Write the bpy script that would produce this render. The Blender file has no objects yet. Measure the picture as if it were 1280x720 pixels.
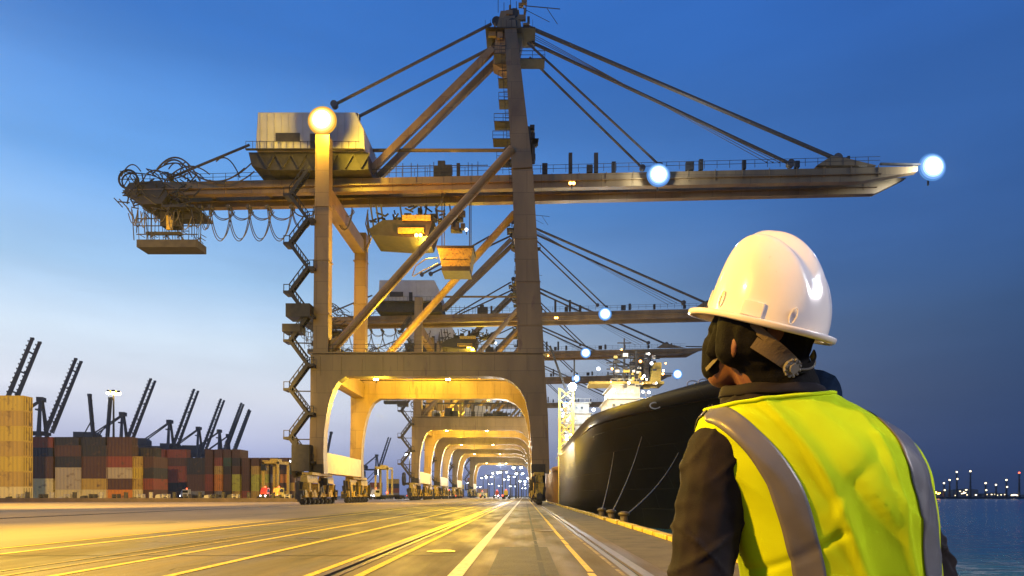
import bpy, bmesh, math, random
from mathutils import Vector, Matrix, Euler, noise
R = math.radians
sc = bpy.context.scene
col = sc.collection
random.seed(7)
F = 800.0; VX = 656.0; VY = 619.0; HC = 1.28      # focal length, vanishing point (px of a 1280x720 frame), camera height

def at(x, y, Y):
    """point at distance Y whose photo pixel is (x, y)"""
    return Vector(((x-VX)/F*Y, Y, HC+(VY-y)/F*Y))

# ------------------------------------------------------------------ mesh helpers
class MB:
    def __init__(s): s.v = []; s.f = []; s.uv = None
    def add(s, vs, fs):
        n = len(s.v); s.v += [Vector(v) for v in vs]; s.f += [[n+i for i in f] for f in fs]; return s
    def box(s, c, d, rz=0):
        x, y, z = d[0]/2, d[1]/2, d[2]/2
        M = Matrix.Rotation(rz, 3, 'Z'); c = Vector(c)
        vs = [c + M @ Vector((a*x, b*y, e*z)) for e in (-1, 1) for b in (-1, 1) for a in (-1, 1)]
        return s.add(vs, [(0,2,3,1),(4,5,7,6),(0,1,5,4),(2,6,7,3),(0,4,6,2),(1,3,7,5)])
    def bx(s, x0, x1, y0, y1, z0, z1):
        return s.box(((x0+x1)/2, (y0+y1)/2, (z0+z1)/2), (abs(x1-x0), abs(y1-y0), abs(z1-z0)))
    def beam(s, p, q, w, h, w2=None, h2=None, up=(0,1,0)):
        """rectangular bar p-q; w measured across (perp. to up), h along up"""
        p = Vector(p); q = Vector(q); d = (q-p).normalized(); u = Vector(up)
        u = (u - d*u.dot(d))
        if u.length < 1e-4: u = Vector((1,0,0)) - d*d.x
        u.normalize(); r = d.cross(u)
        w2 = w2 or w; h2 = h2 or h
        vs = []
        for c, a, b in ((p, w/2, h/2), (q, w2/2, h2/2)):
            vs += [c-r*a-u*b, c+r*a-u*b, c+r*a+u*b, c-r*a+u*b]
        return s.add(vs, [(0,1,2,3),(4,7,6,5),(0,4,5,1),(1,5,6,2),(2,6,7,3),(3,7,4,0)])
    def tube(s, pts, r, n=6, closed=False):
        pts = [Vector(p) for p in pts]; m = len(pts); rings = []
        prev = None
        for i, p in enumerate(pts):
            a = pts[i-1] if (i > 0 or closed) else p; b = pts[(i+1) % m] if (i < m-1 or closed) else p
            d = (b-a).normalized()
            u = Vector((0,0,1)) if prev is None else prev
            u = u - d*u.dot(d)
            if u.length < 1e-3: u = Vector((1,0,0)) - d*d.x
            u.normalize(); prev = u; w = d.cross(u)
            rr = r[i] if isinstance(r, (list, tuple)) else r
            rings.append([p + (u*math.cos(2*math.pi*k/n)+w*math.sin(2*math.pi*k/n))*rr for k in range(n)])
        vs = [v for g in rings for v in g]; fs = []
        for i in range(m if closed else m-1):
            j = (i+1) % m
            for k in range(n):
                l = (k+1) % n; fs.append((i*n+k, i*n+l, j*n+l, j*n+k))
        if not closed:
            fs.append(tuple(range(n-1, -1, -1))); fs.append(tuple((m-1)*n+k for k in range(n)))
        return s.add(vs, fs)
    def prism(s, poly, y0, y1):
        """polygon in XZ extruded along Y"""
        n = len(poly)
        vs = [(a, y0, b) for a, b in poly]+[(a, y1, b) for a, b in poly]
        return s.add(vs, [tuple(range(n)), tuple(range(2*n-1, n-1, -1))]+[(i, n+i, n+(i+1) % n, (i+1) % n) for i in range(n)])
    def cyl(s, c, axis, r, h, n=14, r2=None):
        a = Vector(axis).normalized(); c = Vector(c)
        return s.tube([c-a*h/2, c+a*h/2], [r, r if r2 is None else r2], n)
    def sphere(s, c, r, nu=12, nv=8, M=None):
        c = Vector(c); r = Vector((r, r, r)) if isinstance(r, (int, float)) else Vector(r)
        vs = []; fs = []
        for i in range(nv+1):
            t = math.pi*i/nv
            for k in range(nu):
                p = 2*math.pi*k/nu
                v = Vector((r.x*math.sin(t)*math.cos(p), r.y*math.sin(t)*math.sin(p), r.z*math.cos(t)))
                vs.append(c + (M @ v if M else v))
        for i in range(nv):
            for k in range(nu):
                l = (k+1) % nu; fs.append((i*nu+k, (i+1)*nu+k, (i+1)*nu+l, i*nu+l))
        return s.add(vs, fs)
    def build(s, name, mat, parent=None, base=None, smooth=False, bevel=0, weld=False):
        me = bpy.data.meshes.new(name)
        o = bpy.data.objects.new(name, me)
        org = Vector((0,0,0))
        if base is not None: org = Vector(base); o.location = org
        elif parent is not None:
            p = parent
            while p is not None: org = org + p.location; p = p.parent
        me.from_pydata([v-org for v in s.v], [], s.f)
        bm = bmesh.new(); bm.from_mesh(me)
        if weld: bmesh.ops.remove_doubles(bm, verts=bm.verts, dist=1e-5)
        bmesh.ops.recalc_face_normals(bm, faces=bm.faces); bm.to_mesh(me); bm.free()
        if smooth: me.polygons.foreach_set('use_smooth', [True]*len(me.polygons))
        for m in (mat if isinstance(mat, (list, tuple)) else [mat]): me.materials.append(m)
        col.objects.link(o)
        if parent is not None: o.parent = parent
        if bevel:
            b = o.modifiers.new('bevel', 'BEVEL'); b.width = bevel; b.segments = 2; b.limit_method = 'ANGLE'
        return o

def tag(o, label=None, cat=None, group=None, kind=None):
    if label: o['label'] = label
    if cat: o['category'] = cat
    if group: o['group'] = group
    if kind: o['kind'] = kind
    return o
def empty(name, loc, label=None, cat=None, group=None):
    o = bpy.data.objects.new(name, None); o.location = loc; col.objects.link(o); o.empty_display_size = .2
    return tag(o, label, cat, group)
def kids(o): return [c for c in bpy.data.objects if c.parent == o]
def tree_of(o): return (o, [tree_of(c) for c in kids(o)])
def copy_tree(t, parent=None, skip=()):
    o, ch = t
    c = o.copy(); col.objects.link(c); c.parent = parent
    for k in ch:
        if k[0].name.split('.')[0] in skip: continue
        copy_tree(k, c, skip)
    return c

# ------------------------------------------------------------------ materials
def mat(name, c, rough=.6, metal=0, c2=None, nscale=3, stretch=(1,1,1), bump=0, bscale=40, amt=.5, spec=.5, coat=0,
        stain=None, sscale=.6, sth=.55, bdist=.02):
    m = bpy.data.materials.new(name); m.use_nodes = True
    nt = m.node_tree; b = nt.nodes['Principled BSDF']; L = nt.links.new
    b.inputs['Roughness'].default_value = rough; b.inputs['Metallic'].default_value = metal
    b.inputs['Specular IOR Level'].default_value = spec; b.inputs['Coat Weight'].default_value = coat
    b.inputs['Base Color'].default_value = (*c, 1)
    tc = nt.nodes.new('ShaderNodeTexCoord'); mp = nt.nodes.new('ShaderNodeMapping'); L(tc.outputs['Object'], mp.inputs[0])
    mp.inputs['Scale'].default_value = stretch
    if c2 is None: c2 = tuple(x*.7 for x in c)
    n = nt.nodes.new('ShaderNodeTexNoise'); n.inputs['Scale'].default_value = nscale; n.inputs['Detail'].default_value = 6
    L(mp.outputs[0], n.inputs['Vector'])
    r = nt.nodes.new('ShaderNodeMapRange'); r.inputs[1].default_value = .35; r.inputs[2].default_value = .68
    r.inputs[3].default_value = 0; r.inputs[4].default_value = amt*2 if amt < .5 else 1
    L(n.outputs['Fac'], r.inputs[0])
    mx = nt.nodes.new('ShaderNodeMix'); mx.data_type = 'RGBA'; mx.inputs[6].default_value = (*c, 1); mx.inputs[7].default_value = (*c2, 1)
    L(r.outputs[0], mx.inputs[0]); out = mx.outputs[2]
    if stain:
        n2 = nt.nodes.new('ShaderNodeTexNoise'); n2.inputs['Scale'].default_value = sscale; n2.inputs['Detail'].default_value = 8
        n2.inputs['Roughness'].default_value = .65
        L(mp.outputs[0], n2.inputs['Vector'])
        r2 = nt.nodes.new('ShaderNodeMapRange'); r2.inputs[1].default_value = sth; r2.inputs[2].default_value = sth+.12; L(n2.outputs['Fac'], r2.inputs[0])
        m2 = nt.nodes.new('ShaderNodeMix'); m2.data_type = 'RGBA'; m2.inputs[7].default_value = (*stain, 1)
        L(r2.outputs[0], m2.inputs[0]); L(out, m2.inputs[6]); out = m2.outputs[2]
    L(out, b.inputs['Base Color'])
    if bump:
        n3 = nt.nodes.new('ShaderNodeTexNoise'); n3.inputs['Scale'].default_value = bscale; n3.inputs['Detail'].default_value = 4
        L(mp.outputs[0], n3.inputs['Vector'])
        bp = nt.nodes.new('ShaderNodeBump'); bp.inputs['Strength'].default_value = bump; bp.inputs['Distance'].default_value = bdist
        L(n3.outputs['Fac'], bp.inputs['Height']); L(bp.outputs[0], b.inputs['Normal'])
    return m
def emis(name, c, s):
    m = bpy.data.materials.new(name); m.use_nodes = True; nt = m.node_tree
    nt.nodes.remove(nt.nodes['Principled BSDF']); e = nt.nodes.new('ShaderNodeEmission')
    e.inputs[0].default_value = (*c, 1); e.inputs[1].default_value = s
    nt.links.new(e.outputs[0], nt.nodes['Material Output'].inputs[0])
    m.cycles.emission_sampling = 'NONE'
    return m

STEEL = mat('painted_steel', (.31,.205,.085), .42, c2=(.18,.115,.05), nscale=.5, stretch=(.6,.6,.15), stain=(.17,.09,.05), sscale=1.4, sth=.585, bump=.15, bscale=4)
STEELD = mat('grimy_steel', (.040,.034,.028), .6, c2=(.02,.017,.015), nscale=1.5)
CABLE = mat('stay_steel', (.10,.085,.075), .5)
nt = STEEL.node_tree; bn = nt.nodes['Principled BSDF']; tcn = [x for x in nt.nodes if x.type == 'TEX_COORD'][0]
bk = nt.nodes.new('ShaderNodeTexBrick'); bk.inputs['Scale'].default_value = 1; bk.inputs['Brick Width'].default_value = 4.5; bk.inputs['Row Height'].default_value = 3.1; bk.inputs['Mortar Size'].default_value = .035
bk.inputs['Color1'].default_value = (1,1,1,1); bk.inputs['Color2'].default_value = (.80,.80,.80,1); bk.inputs['Mortar'].default_value = (.45,.42,.40,1)
mpn = nt.nodes.new('ShaderNodeMapping'); mpn.inputs['Rotation'].default_value = (R(90),0,0); nt.links.new(tcn.outputs['Object'], mpn.inputs[0]); nt.links.new(mpn.outputs[0], bk.inputs['Vector'])
old = bn.inputs['Base Color'].links[0].from_socket; mm = nt.nodes.new('ShaderNodeMix'); mm.data_type = 'RGBA'; mm.blend_type = 'MULTIPLY'; mm.inputs[0].default_value = .8
nt.links.new(old, mm.inputs[6]); nt.links.new(bk.outputs['Color'], mm.inputs[7]); nt.links.new(mm.outputs[2], bn.inputs['Base Color'])
HOUSEM = mat('house_cladding', (.52,.50,.47), .5, c2=(.42,.40,.37), nscale=.4)
CREAM = mat('sill_paint', (.72,.62,.42), .5, c2=(.6,.5,.33), nscale=.8, stain=(.3,.2,.1), sscale=1.2, sth=.66)
YELLOWP = mat('yellow_machine_paint', (.62,.42,.05), .5, c2=(.4,.26,.04), nscale=3, stain=(.08,.06,.04), sscale=3, sth=.56)
RUBBER = mat('black_rubber', (.02,.02,.02), .7)
DARKFAR = mat('dark_crane_paint', (.045,.05,.065), .6)
GLASSD = mat('dark_glass', (.03,.035,.04), .12)
EM_SOD = emis('sodium_lamp_glow', (1,.72,.30), 60)
EM_ORG = emis('orange_lamp_glow', (1,.38,.06), 22)
EM_LED = emis('white_lamp_glow', (.72,.88,1), 60)
EM_SODO = emis('outer_sodium_glow', (1,.60,.10), 1.9)
EM_LEDO = emis('outer_white_glow', (.30,.62,1), 1.25)
EM_LEDS = emis('small_white_lamp_glow', (.9,.95,1), 14)
EM_WIN = emis('lit_window', (1,.78,.42), 2.2)
EM_RED = emis('red_lamp_glow', (1,.08,.03), 8)

# ------------------------------------------------------------------ camera
cam = bpy.data.cameras.new('camera'); co = bpy.data.objects.new('camera', cam); col.objects.link(co)
co.location = (0, 0, HC); co.rotation_euler = (R(90), 0, 0)
cam.sensor_width = 36; cam.lens = 36*F/1280; cam.shift_x = -(VX-640)/1280; cam.shift_y = (VY-360)/1280
cam.clip_start = .05; cam.clip_end = 9000
sc.camera = co

# ------------------------------------------------------------------ sky
w = bpy.data.worlds.new('World'); sc.world = w; w.use_nodes = True
nt = w.node_tree; L = nt.links.new; bg = nt.nodes['Background']
def lin(h):
    h = h.lstrip('#'); r = []
    for i in (0, 2, 4):
        c = int(h[i:i+2], 16)/255; r.append(c/12.92 if c <= .04045 else ((c+.055)/1.055)**2.4)
    return (*r, 1)
tc = nt.nodes.new('ShaderNodeTexCoord'); sep = nt.nodes.new('ShaderNodeSeparateXYZ'); L(tc.outputs['Generated'], sep.inputs[0])
def ramp(stops, src):
    r = nt.nodes.new('ShaderNodeValToRGB'); e = r.color_ramp.elements
    while len(e) < len(stops): e.new(.5)
    for el, (p, c) in zip(e, stops): el.position = p; el.color = lin(c) if isinstance(c, str) else (c, c, c, 1)
    L(src, r.inputs[0]); return r
LEFT = [(0, '#7f90c6'), (.04, '#9aa5d3'), (.085, '#c6cce7'), (.14, '#e2e8f6'), (.21, '#d6e8fa'), (.29, '#a5cdf4'), (.40, '#69a5e8'), (.55, '#3d7ccf'), (.75, '#2a62b4'), (1, '#1a4488')]
RIGHT = [(0, '#26385e'), (.06, '#273d66'), (.14, '#2a446e'), (.24, '#2e4e7d'), (.34, '#325a98'), (.46, '#3361a8'), (.6, '#2c5ca8'), (.78, '#224d90'), (1, '#173a70')]
rl = ramp(LEFT, sep.outputs[2]); rr = ramp(RIGHT, sep.outputs[2])
ff = ramp([(0, 0.0), (.30, .04), (.44, .34), (.56, .62), (.70, .92), (.85, 1.0)], None or sep.outputs[0])
mr = nt.nodes.new('ShaderNodeMapRange'); mr.inputs[1].default_value = -1; mr.inputs[2].default_value = 1
L(sep.outputs[0], mr.inputs[0]); L(mr.outputs[0], ff.inputs[0])
mx = nt.nodes.new('ShaderNodeMix'); mx.data_type = 'RGBA'; L(ff.outputs[0], mx.inputs[0]); L(rl.outputs[0], mx.inputs[6]); L(rr.outputs[0], mx.inputs[7])
# thin streaks of cloud
mp = nt.nodes.new('ShaderNodeMapping'); L(tc.outputs['Generated'], mp.inputs[0]); mp.inputs['Scale'].default_value = (1, 1, 5); mp.inputs['Rotation'].default_value = (0, R(8), 0)
nn = nt.nodes.new('ShaderNodeTexNoise'); nn.inputs['Scale'].default_value = 2.2; nn.inputs['Detail'].default_value = 5; L(mp.outputs[0], nn.inputs['Vector'])
cr = nt.nodes.new('ShaderNodeMapRange'); cr.inputs[1].default_value = .35; cr.inputs[2].default_value = .75; cr.inputs[3].default_value = .95; cr.inputs[4].default_value = 1.16
L(nn.outputs['Fac'], cr.inputs[0])
vm = nt.nodes.new('ShaderNodeVectorMath'); vm.operation = 'SCALE'; L(mx.outputs[2], vm.inputs[0]); L(cr.outputs[0], vm.inputs['Scale'])
sky = nt.nodes.new('ShaderNodeTexSky'); sky.sky_type = 'NISHITA'; sky.sun_disc = False; sky.sun_elevation = R(1.0); sky.sun_rotation = R(-60)
v2 = nt.nodes.new('ShaderNodeVectorMath'); v2.operation = 'SCALE'; v2.inputs['Scale'].default_value = .0015; L(sky.outputs[0], v2.inputs[0])
va = nt.nodes.new('ShaderNodeVectorMath'); va.operation = 'ADD'; L(vm.outputs[0], va.inputs[0]); L(v2.outputs[0], va.inputs[1])
L(va.outputs[0], bg.inputs[0]); bg.inputs[1].default_value = 1.0

# ------------------------------------------------------------------ lights
def lamp(kind, loc, power, c, radius=.5, target=None, parent=None, spot=60, blend=.5):
    d = bpy.data.lights.new('light', kind); d.energy = power; d.color = c
    o = bpy.data.objects.new('light', d); col.objects.link(o)
    if kind == 'SUN': d.angle = radius
    else: d.shadow_soft_size = radius
    if kind == 'SPOT': d.spot_size = R(spot); d.spot_blend = blend
    loc = Vector(loc)
    if target is not None: o.rotation_euler = (Vector(target)-loc).to_track_quat('-Z', 'Y').to_euler()
    if parent is not None: o.parent = parent; loc = loc-parent.location
    o.location = loc
    return o
SOD = (1, .63, .035); LED = (.80, .90, 1)
lamp('SUN', (-200, 100, 100), .05, (1,.85,.8), R(15), target=(0, 0, 60))

# ------------------------------------------------------------------ ground, water
def ground_mat():
    m = mat('quay_asphalt', (.125,.092,.052), .52, c2=(.07,.052,.031), nscale=.35, stretch=(1,.25,1), stain=(.06,.054,.048), sscale=.55, sth=.58, bump=.5, bscale=60)
    nt = m.node_tree; b = nt.nodes['Principled BSDF']; L = nt.links.new
    n = nt.nodes.new('ShaderNodeTexNoise'); n.inputs['Scale'].default_value = 1.0; n.inputs['Detail'].default_value = 5
    mp = [x for x in nt.nodes if x.type == 'MAPPING'][0]; L(mp.outputs[0], n.inputs['Vector'])
    r = nt.nodes.new('ShaderNodeMapRange'); r.inputs[1].default_value = .4; r.inputs[2].default_value = .65; r.inputs[3].default_value = .55; r.inputs[4].default_value = .85
    L(n.outputs['Fac'], r.inputs[0]); L(r.outputs[0], b.inputs['Roughness'])
    # fine aggregate speckle and long tyre marks
    tcn = [x for x in nt.nodes if x.type == 'TEX_COORD'][0]
    sp = nt.nodes.new('ShaderNodeTexNoise'); sp.inputs['Scale'].default_value = 45; sp.inputs['Detail'].default_value = 2; L(tcn.outputs['Object'], sp.inputs['Vector'])
    m3 = nt.nodes.new('ShaderNodeMapping'); m3.inputs['Scale'].default_value = (2.2, .035, 1); L(tcn.outputs['Object'], m3.inputs[0])
    ty = nt.nodes.new('ShaderNodeTexNoise'); ty.inputs['Scale'].default_value = 1; ty.inputs['Detail'].default_value = 4; L(m3.outputs[0], ty.inputs['Vector'])
    old = b.inputs['Base Color'].links[0].from_socket
    a = nt.nodes.new('ShaderNodeMapRange'); a.inputs[1].default_value = .3; a.inputs[2].default_value = .7; a.inputs[3].default_value = .72; a.inputs[4].default_value = 1.3; L(sp.outputs['Fac'], a.inputs[0])
    c = nt.nodes.new('ShaderNodeMapRange'); c.inputs[1].default_value = .38; c.inputs[2].default_value = .62; c.inputs[3].default_value = .62; c.inputs[4].default_value = 1.15; L(ty.outputs['Fac'], c.inputs[0])
    mu = nt.nodes.new('ShaderNodeMath'); mu.operation = 'MULTIPLY'; L(a.outputs[0], mu.inputs[0]); L(c.outputs[0], mu.inputs[1])
    vs = nt.nodes.new('ShaderNodeVectorMath'); vs.operation = 'SCALE'; L(old, vs.inputs[0]); L(mu.outputs[0], vs.inputs['Scale']); L(vs.outputs[0], b.inputs['Base Color'])
    return m
ASPH = ground_mat()
CONC = mat('apron_concrete', (.30,.225,.15), .75, c2=(.20,.15,.10), nscale=.25, stretch=(1,.3,1), stain=(.11,.095,.08), sscale=.5, sth=.6, bump=.3, bscale=40)
KERBC = mat('quay_edge_concrete', (.12,.10,.078), .8, c2=(.07,.06,.048), nscale=1.3, stain=(.05,.045,.04), sscale=1.1, sth=.52, bump=.6, bscale=15)
YPAINT = mat('yellow_road_paint', (.80,.58,.02), .6, c2=(.42,.29,.03), nscale=9, stain=(.12,.09,.05), sscale=7, sth=.6)
YOLD = mat('worn_yellow_road_paint', (.38,.27,.04), .6, c2=(.15,.11,.05), nscale=6, stain=(.08,.07,.05), sscale=4, sth=.5)
WPAINT = mat('white_road_paint', (.62,.56,.46), .6, c2=(.38,.34,.28), nscale=8, stain=(.15,.13,.1), sscale=6, sth=.6)
RAILM = mat('rail_steel', (.16,.12,.09), .4, metal=.5)
QX = 4.7; WZ = -2.4
g = MB(); g.add([(-2500,-120,0),(QX,-120,0),(QX,900,0),(-2500,900,0)],[(0,1,2,3)])
# quay wall face
g.add([(QX,-120,0),(QX,900,0),(QX,900,-6),(QX,-120,-6)],[(0,1,2,3)]); g.add([(QX,900,0),(-2500,900,0),(-2500,900,-6),(QX,900,-6)],[(0,1,2,3)])
o = g.build('quay_ground', ASPH); tag(o, 'dark worn asphalt quay running beside the crane rails', kind='structure')
def sheet(name, x0, x1, y0, y1, z, m, label, h=.004):
    o = MB().add([(x0,y0,z),(x1,y0,z),(x1,y1,z),(x0,y1,z)], [(0,1,2,3)]).build(name, m)
    return tag(o, label, kind='structure')
sheet('concrete_apron', -400, -12.75, -100, 800, .005, CONC, 'pale concrete apron left of the double yellow line')
sheet('quay_edge_slab', 2.35, QX-.35, -100, 860, .005, KERBC, 'grey weathered concrete strip between waterside rail and quay edge')
def line(x, wd, m, name, label, y0=2, y1=420, z=.009, worn=False):
    q = MB()
    if worn:
        y = y0
        while y < y1:
            l = random.uniform(.8, 5)*(1+y/60)
            q.add([(x-wd/2*random.uniform(.6,1),y,z),(x+wd/2*random.uniform(.7,1.1),y,z),(x+wd/2*random.uniform(.6,1),y+l,z),(x-wd/2,y+l,z)], [(0,1,2,3)])
            y += l+random.uniform(.05,.35)*(1+y/60)
    else: q.add([(x-wd/2,y0,z),(x+wd/2,y0,z),(x+wd/2,y1,z),(x-wd/2,y1,z)], [(0,1,2,3)])
    return tag(q.build(name, m), label, kind='structure')
for x, wd, m, lb in ((-12.55,.16,YPAINT,'outer line of the double yellow marking'), (-11.35,.2,YPAINT,'inner line of the double yellow marking'),
        (-8.8,.10,YOLD,'faded thin yellow lane line'), (-8.25,.14,YOLD,'second faded yellow lane line'), (-7.45,.17,YPAINT,'bright yellow lane line left of centre'),
        (-5.62,.17,YPAINT,'bright yellow lane line nearer the centre'), (-3.42,.15,YPAINT,'yellow line along the left edge of the sunken rail'),
        (-2.62,.15,YPAINT,'yellow line right of the sunken rail')):
    line(x, wd, m, 'lane_line', lb)
line(-1.1, .24, WPAINT, 'lane_line', 'long white lane line leading to the vanishing point')
line(1.08, .13, YPAINT, 'lane_line', 'worn yellow line left of the waterside rail', worn=True)
line(1.58, .08, YOLD, 'lane_line', 'thin worn yellow edging of the waterside rail', worn=True)
line(.29, .10, RUBBER, 'pavement_joint', 'dark tarred joint in the asphalt', worn=True)
for k, y in enumerate((13.5, 17.5, 21.5, 26, 33, 42, 55)):      # slab joints across the lanes
    sheet('pavement_joint', -12.6, -1.4, y, y+.07, .007, YOLD if k % 3 == 1 else RUBBER, 'thin cross joint between quay slabs')
for x, lb in ((-3.12,'sunken rail between two yellow lines'), (1.85,'rusty waterside crane rail under the crane bogies'), (-28.4,'landside crane rail in the concrete apron')):
    q = MB(); q.bx(x-.19, x-.07, 2, 420, -.02, .012); q.bx(x+.07, x+.19, 2, 420, -.02, .012); q.bx(x-.035, x+.035, 2, 420, -.02, .045)
    s = q.build('crane_rail', RAILM); tag(s, lb, kind='structure')
    sheet('rail_slot', x-.07, x+.07, 2, 420, .008, RUBBER, 'dark slot of the '+lb)
PATCH = mat('asphalt_patch', (.07,.06,.045), .7, c2=(.05,.042,.032), nscale=2, bump=.6, bscale=60)
rp = random.Random(9)
for k in range(9):
    x0 = rp.choice((-10.6,-9.9,-6.9,-5.2,-2.2,-.6,.5)); y0 = rp.uniform(10,48); sheet('asphalt_patch', x0, x0+rp.uniform(.7,1.6), y0, y0+rp.uniform(1.2,6), .0055+.0002*k, PATCH, 'darker patch of newer asphalt in the lane')
q = MB()
for k in range(12):                                             # hairline cracks
    x, y = rp.uniform(-11,3.5), rp.uniform(10,30); d = rp.uniform(-.6,.6)
    for j in range(14):
        x2, y2 = x+d*.3+rp.uniform(-.16,.16), y+rp.uniform(.2,.55); q.add([(x,y,.0076),(x+.018,y,.0076),(x2+.018,y2,.0076),(x2,y2,.0076)],[(0,1,2,3)]); x, y = x2, y2
tag(q.build('pavement_cracks', RUBBER), 'thin wandering cracks in the asphalt', kind='structure')
for x, y in ((-1.9,14.5),(-6.4,19),(.75,23),(-4.4,31)):
    q = MB(); q.cyl((x,y,.008), (0,0,1), .33, .014, 24); q.cyl((x,y,.0155), (0,0,1), .27, .006, 24); tag(q.build('manhole_cover', RAILM), 'round iron manhole cover in the asphalt', kind='structure')
# yellow kerb of separate blocks and quay coping
q = MB(); y = 6.0
while y < 300:
    l = random.uniform(1.1,1.5)*(1+y/80); q.bx(4.02+random.uniform(-.03,.03), 4.30, y, y+l, 0, .15+random.uniform(-.03,.02)); y += l+random.uniform(.12,.5)*(1+y/80)
tag(q.build('yellow_kerb', YPAINT, bevel=.02), 'broken yellow painted kerb along the quay edge', kind='structure')
q = MB(); q.bx(QX-.35, QX+.08, -100, 860, -.5, .03); tag(q.build('quay_coping', KERBC, bevel=.03), 'concrete coping at the lip of the quay', kind='structure')

def water_mat():
    m = bpy.data.materials.new('harbour_water'); m.use_nodes = True; nt = m.node_tree; b = nt.nodes['Principled BSDF']; L = nt.links.new
    b.inputs['Roughness'].default_value = .18; b.inputs['IOR'].default_value = 1.33
    tc = nt.nodes.new('ShaderNodeTexCoord'); mp = nt.nodes.new('ShaderNodeMapping'); L(tc.outputs['Object'], mp.inputs[0]); mp.inputs['Scale'].default_value = (.35, 1, 1)
    n = nt.nodes.new('ShaderNodeTexNoise'); n.inputs['Scale'].default_value = .55; n.inputs['Detail'].default_value = 7; n.inputs['Roughness'].default_value = .6; L(mp.outputs[0], n.inputs['Vector'])
    bp = nt.nodes.new('ShaderNodeBump'); bp.inputs['Strength'].default_value = 1; bp.inputs['Distance'].default_value = .5; L(n.outputs['Fac'], bp.inputs['Height']); L(bp.outputs[0], b.inputs['Normal'])
    # teal body colour, white foam over the shallow rubble near the quay
    sp = nt.nodes.new('ShaderNodeSeparateXYZ'); L(tc.outputs['Object'], sp.inputs[0])
    r = nt.nodes.new('ShaderNodeMapRange'); r.inputs[1].default_value = 37.0; r.inputs[2].default_value = 33.5; L(sp.outputs[1], r.inputs[0])
    f = nt.nodes.new('ShaderNodeTexNoise'); f.inputs['Scale'].default_value = 1.6; f.inputs['Detail'].default_value = 9; f.inputs['Roughness'].default_value = .75; L(mp.outputs[0], f.inputs['Vector'])
    fr = nt.nodes.new('ShaderNodeMapRange'); fr.inputs[1].default_value = .5; fr.inputs[2].default_value = .62; L(f.outputs['Fac'], fr.inputs[0])
    r5 = nt.nodes.new('ShaderNodeMapRange'); r5.inputs[1].default_value = 22; r5.inputs[2].default_value = 28; L(sp.outputs[1], r5.inputs[0])
    m0 = nt.nodes.new('ShaderNodeMath'); m0.operation = 'MULTIPLY'; L(r.outputs[0], m0.inputs[0]); L(r5.outputs[0], m0.inputs[1])
    mu = nt.nodes.new('ShaderNodeMath'); mu.operation = 'MULTIPLY'; L(m0.outputs[0], mu.inputs[0]); L(fr.outputs[0], mu.inputs[1])
    c = nt.nodes.new('ShaderNodeMix'); c.data_type = 'RGBA'; c.inputs[6].default_value = (.03,.19,.27,1); c.inputs[7].default_value = (.42,.46,.5,1)
    L(mu.outputs[0], c.inputs[0]); L(c.outputs[2], b.inputs['Base Color'])
    return m
o = MB().add([(QX,-200,WZ),(4000,-200,WZ),(4000,5000,WZ),(-4000,5000,WZ),(-4000,905,WZ),(QX,905,WZ)],[(0,1,2,3,4,5)]).build('harbour_water', water_mat())
tag(o, 'dark teal harbour water right of the quay', kind='structure')

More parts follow.
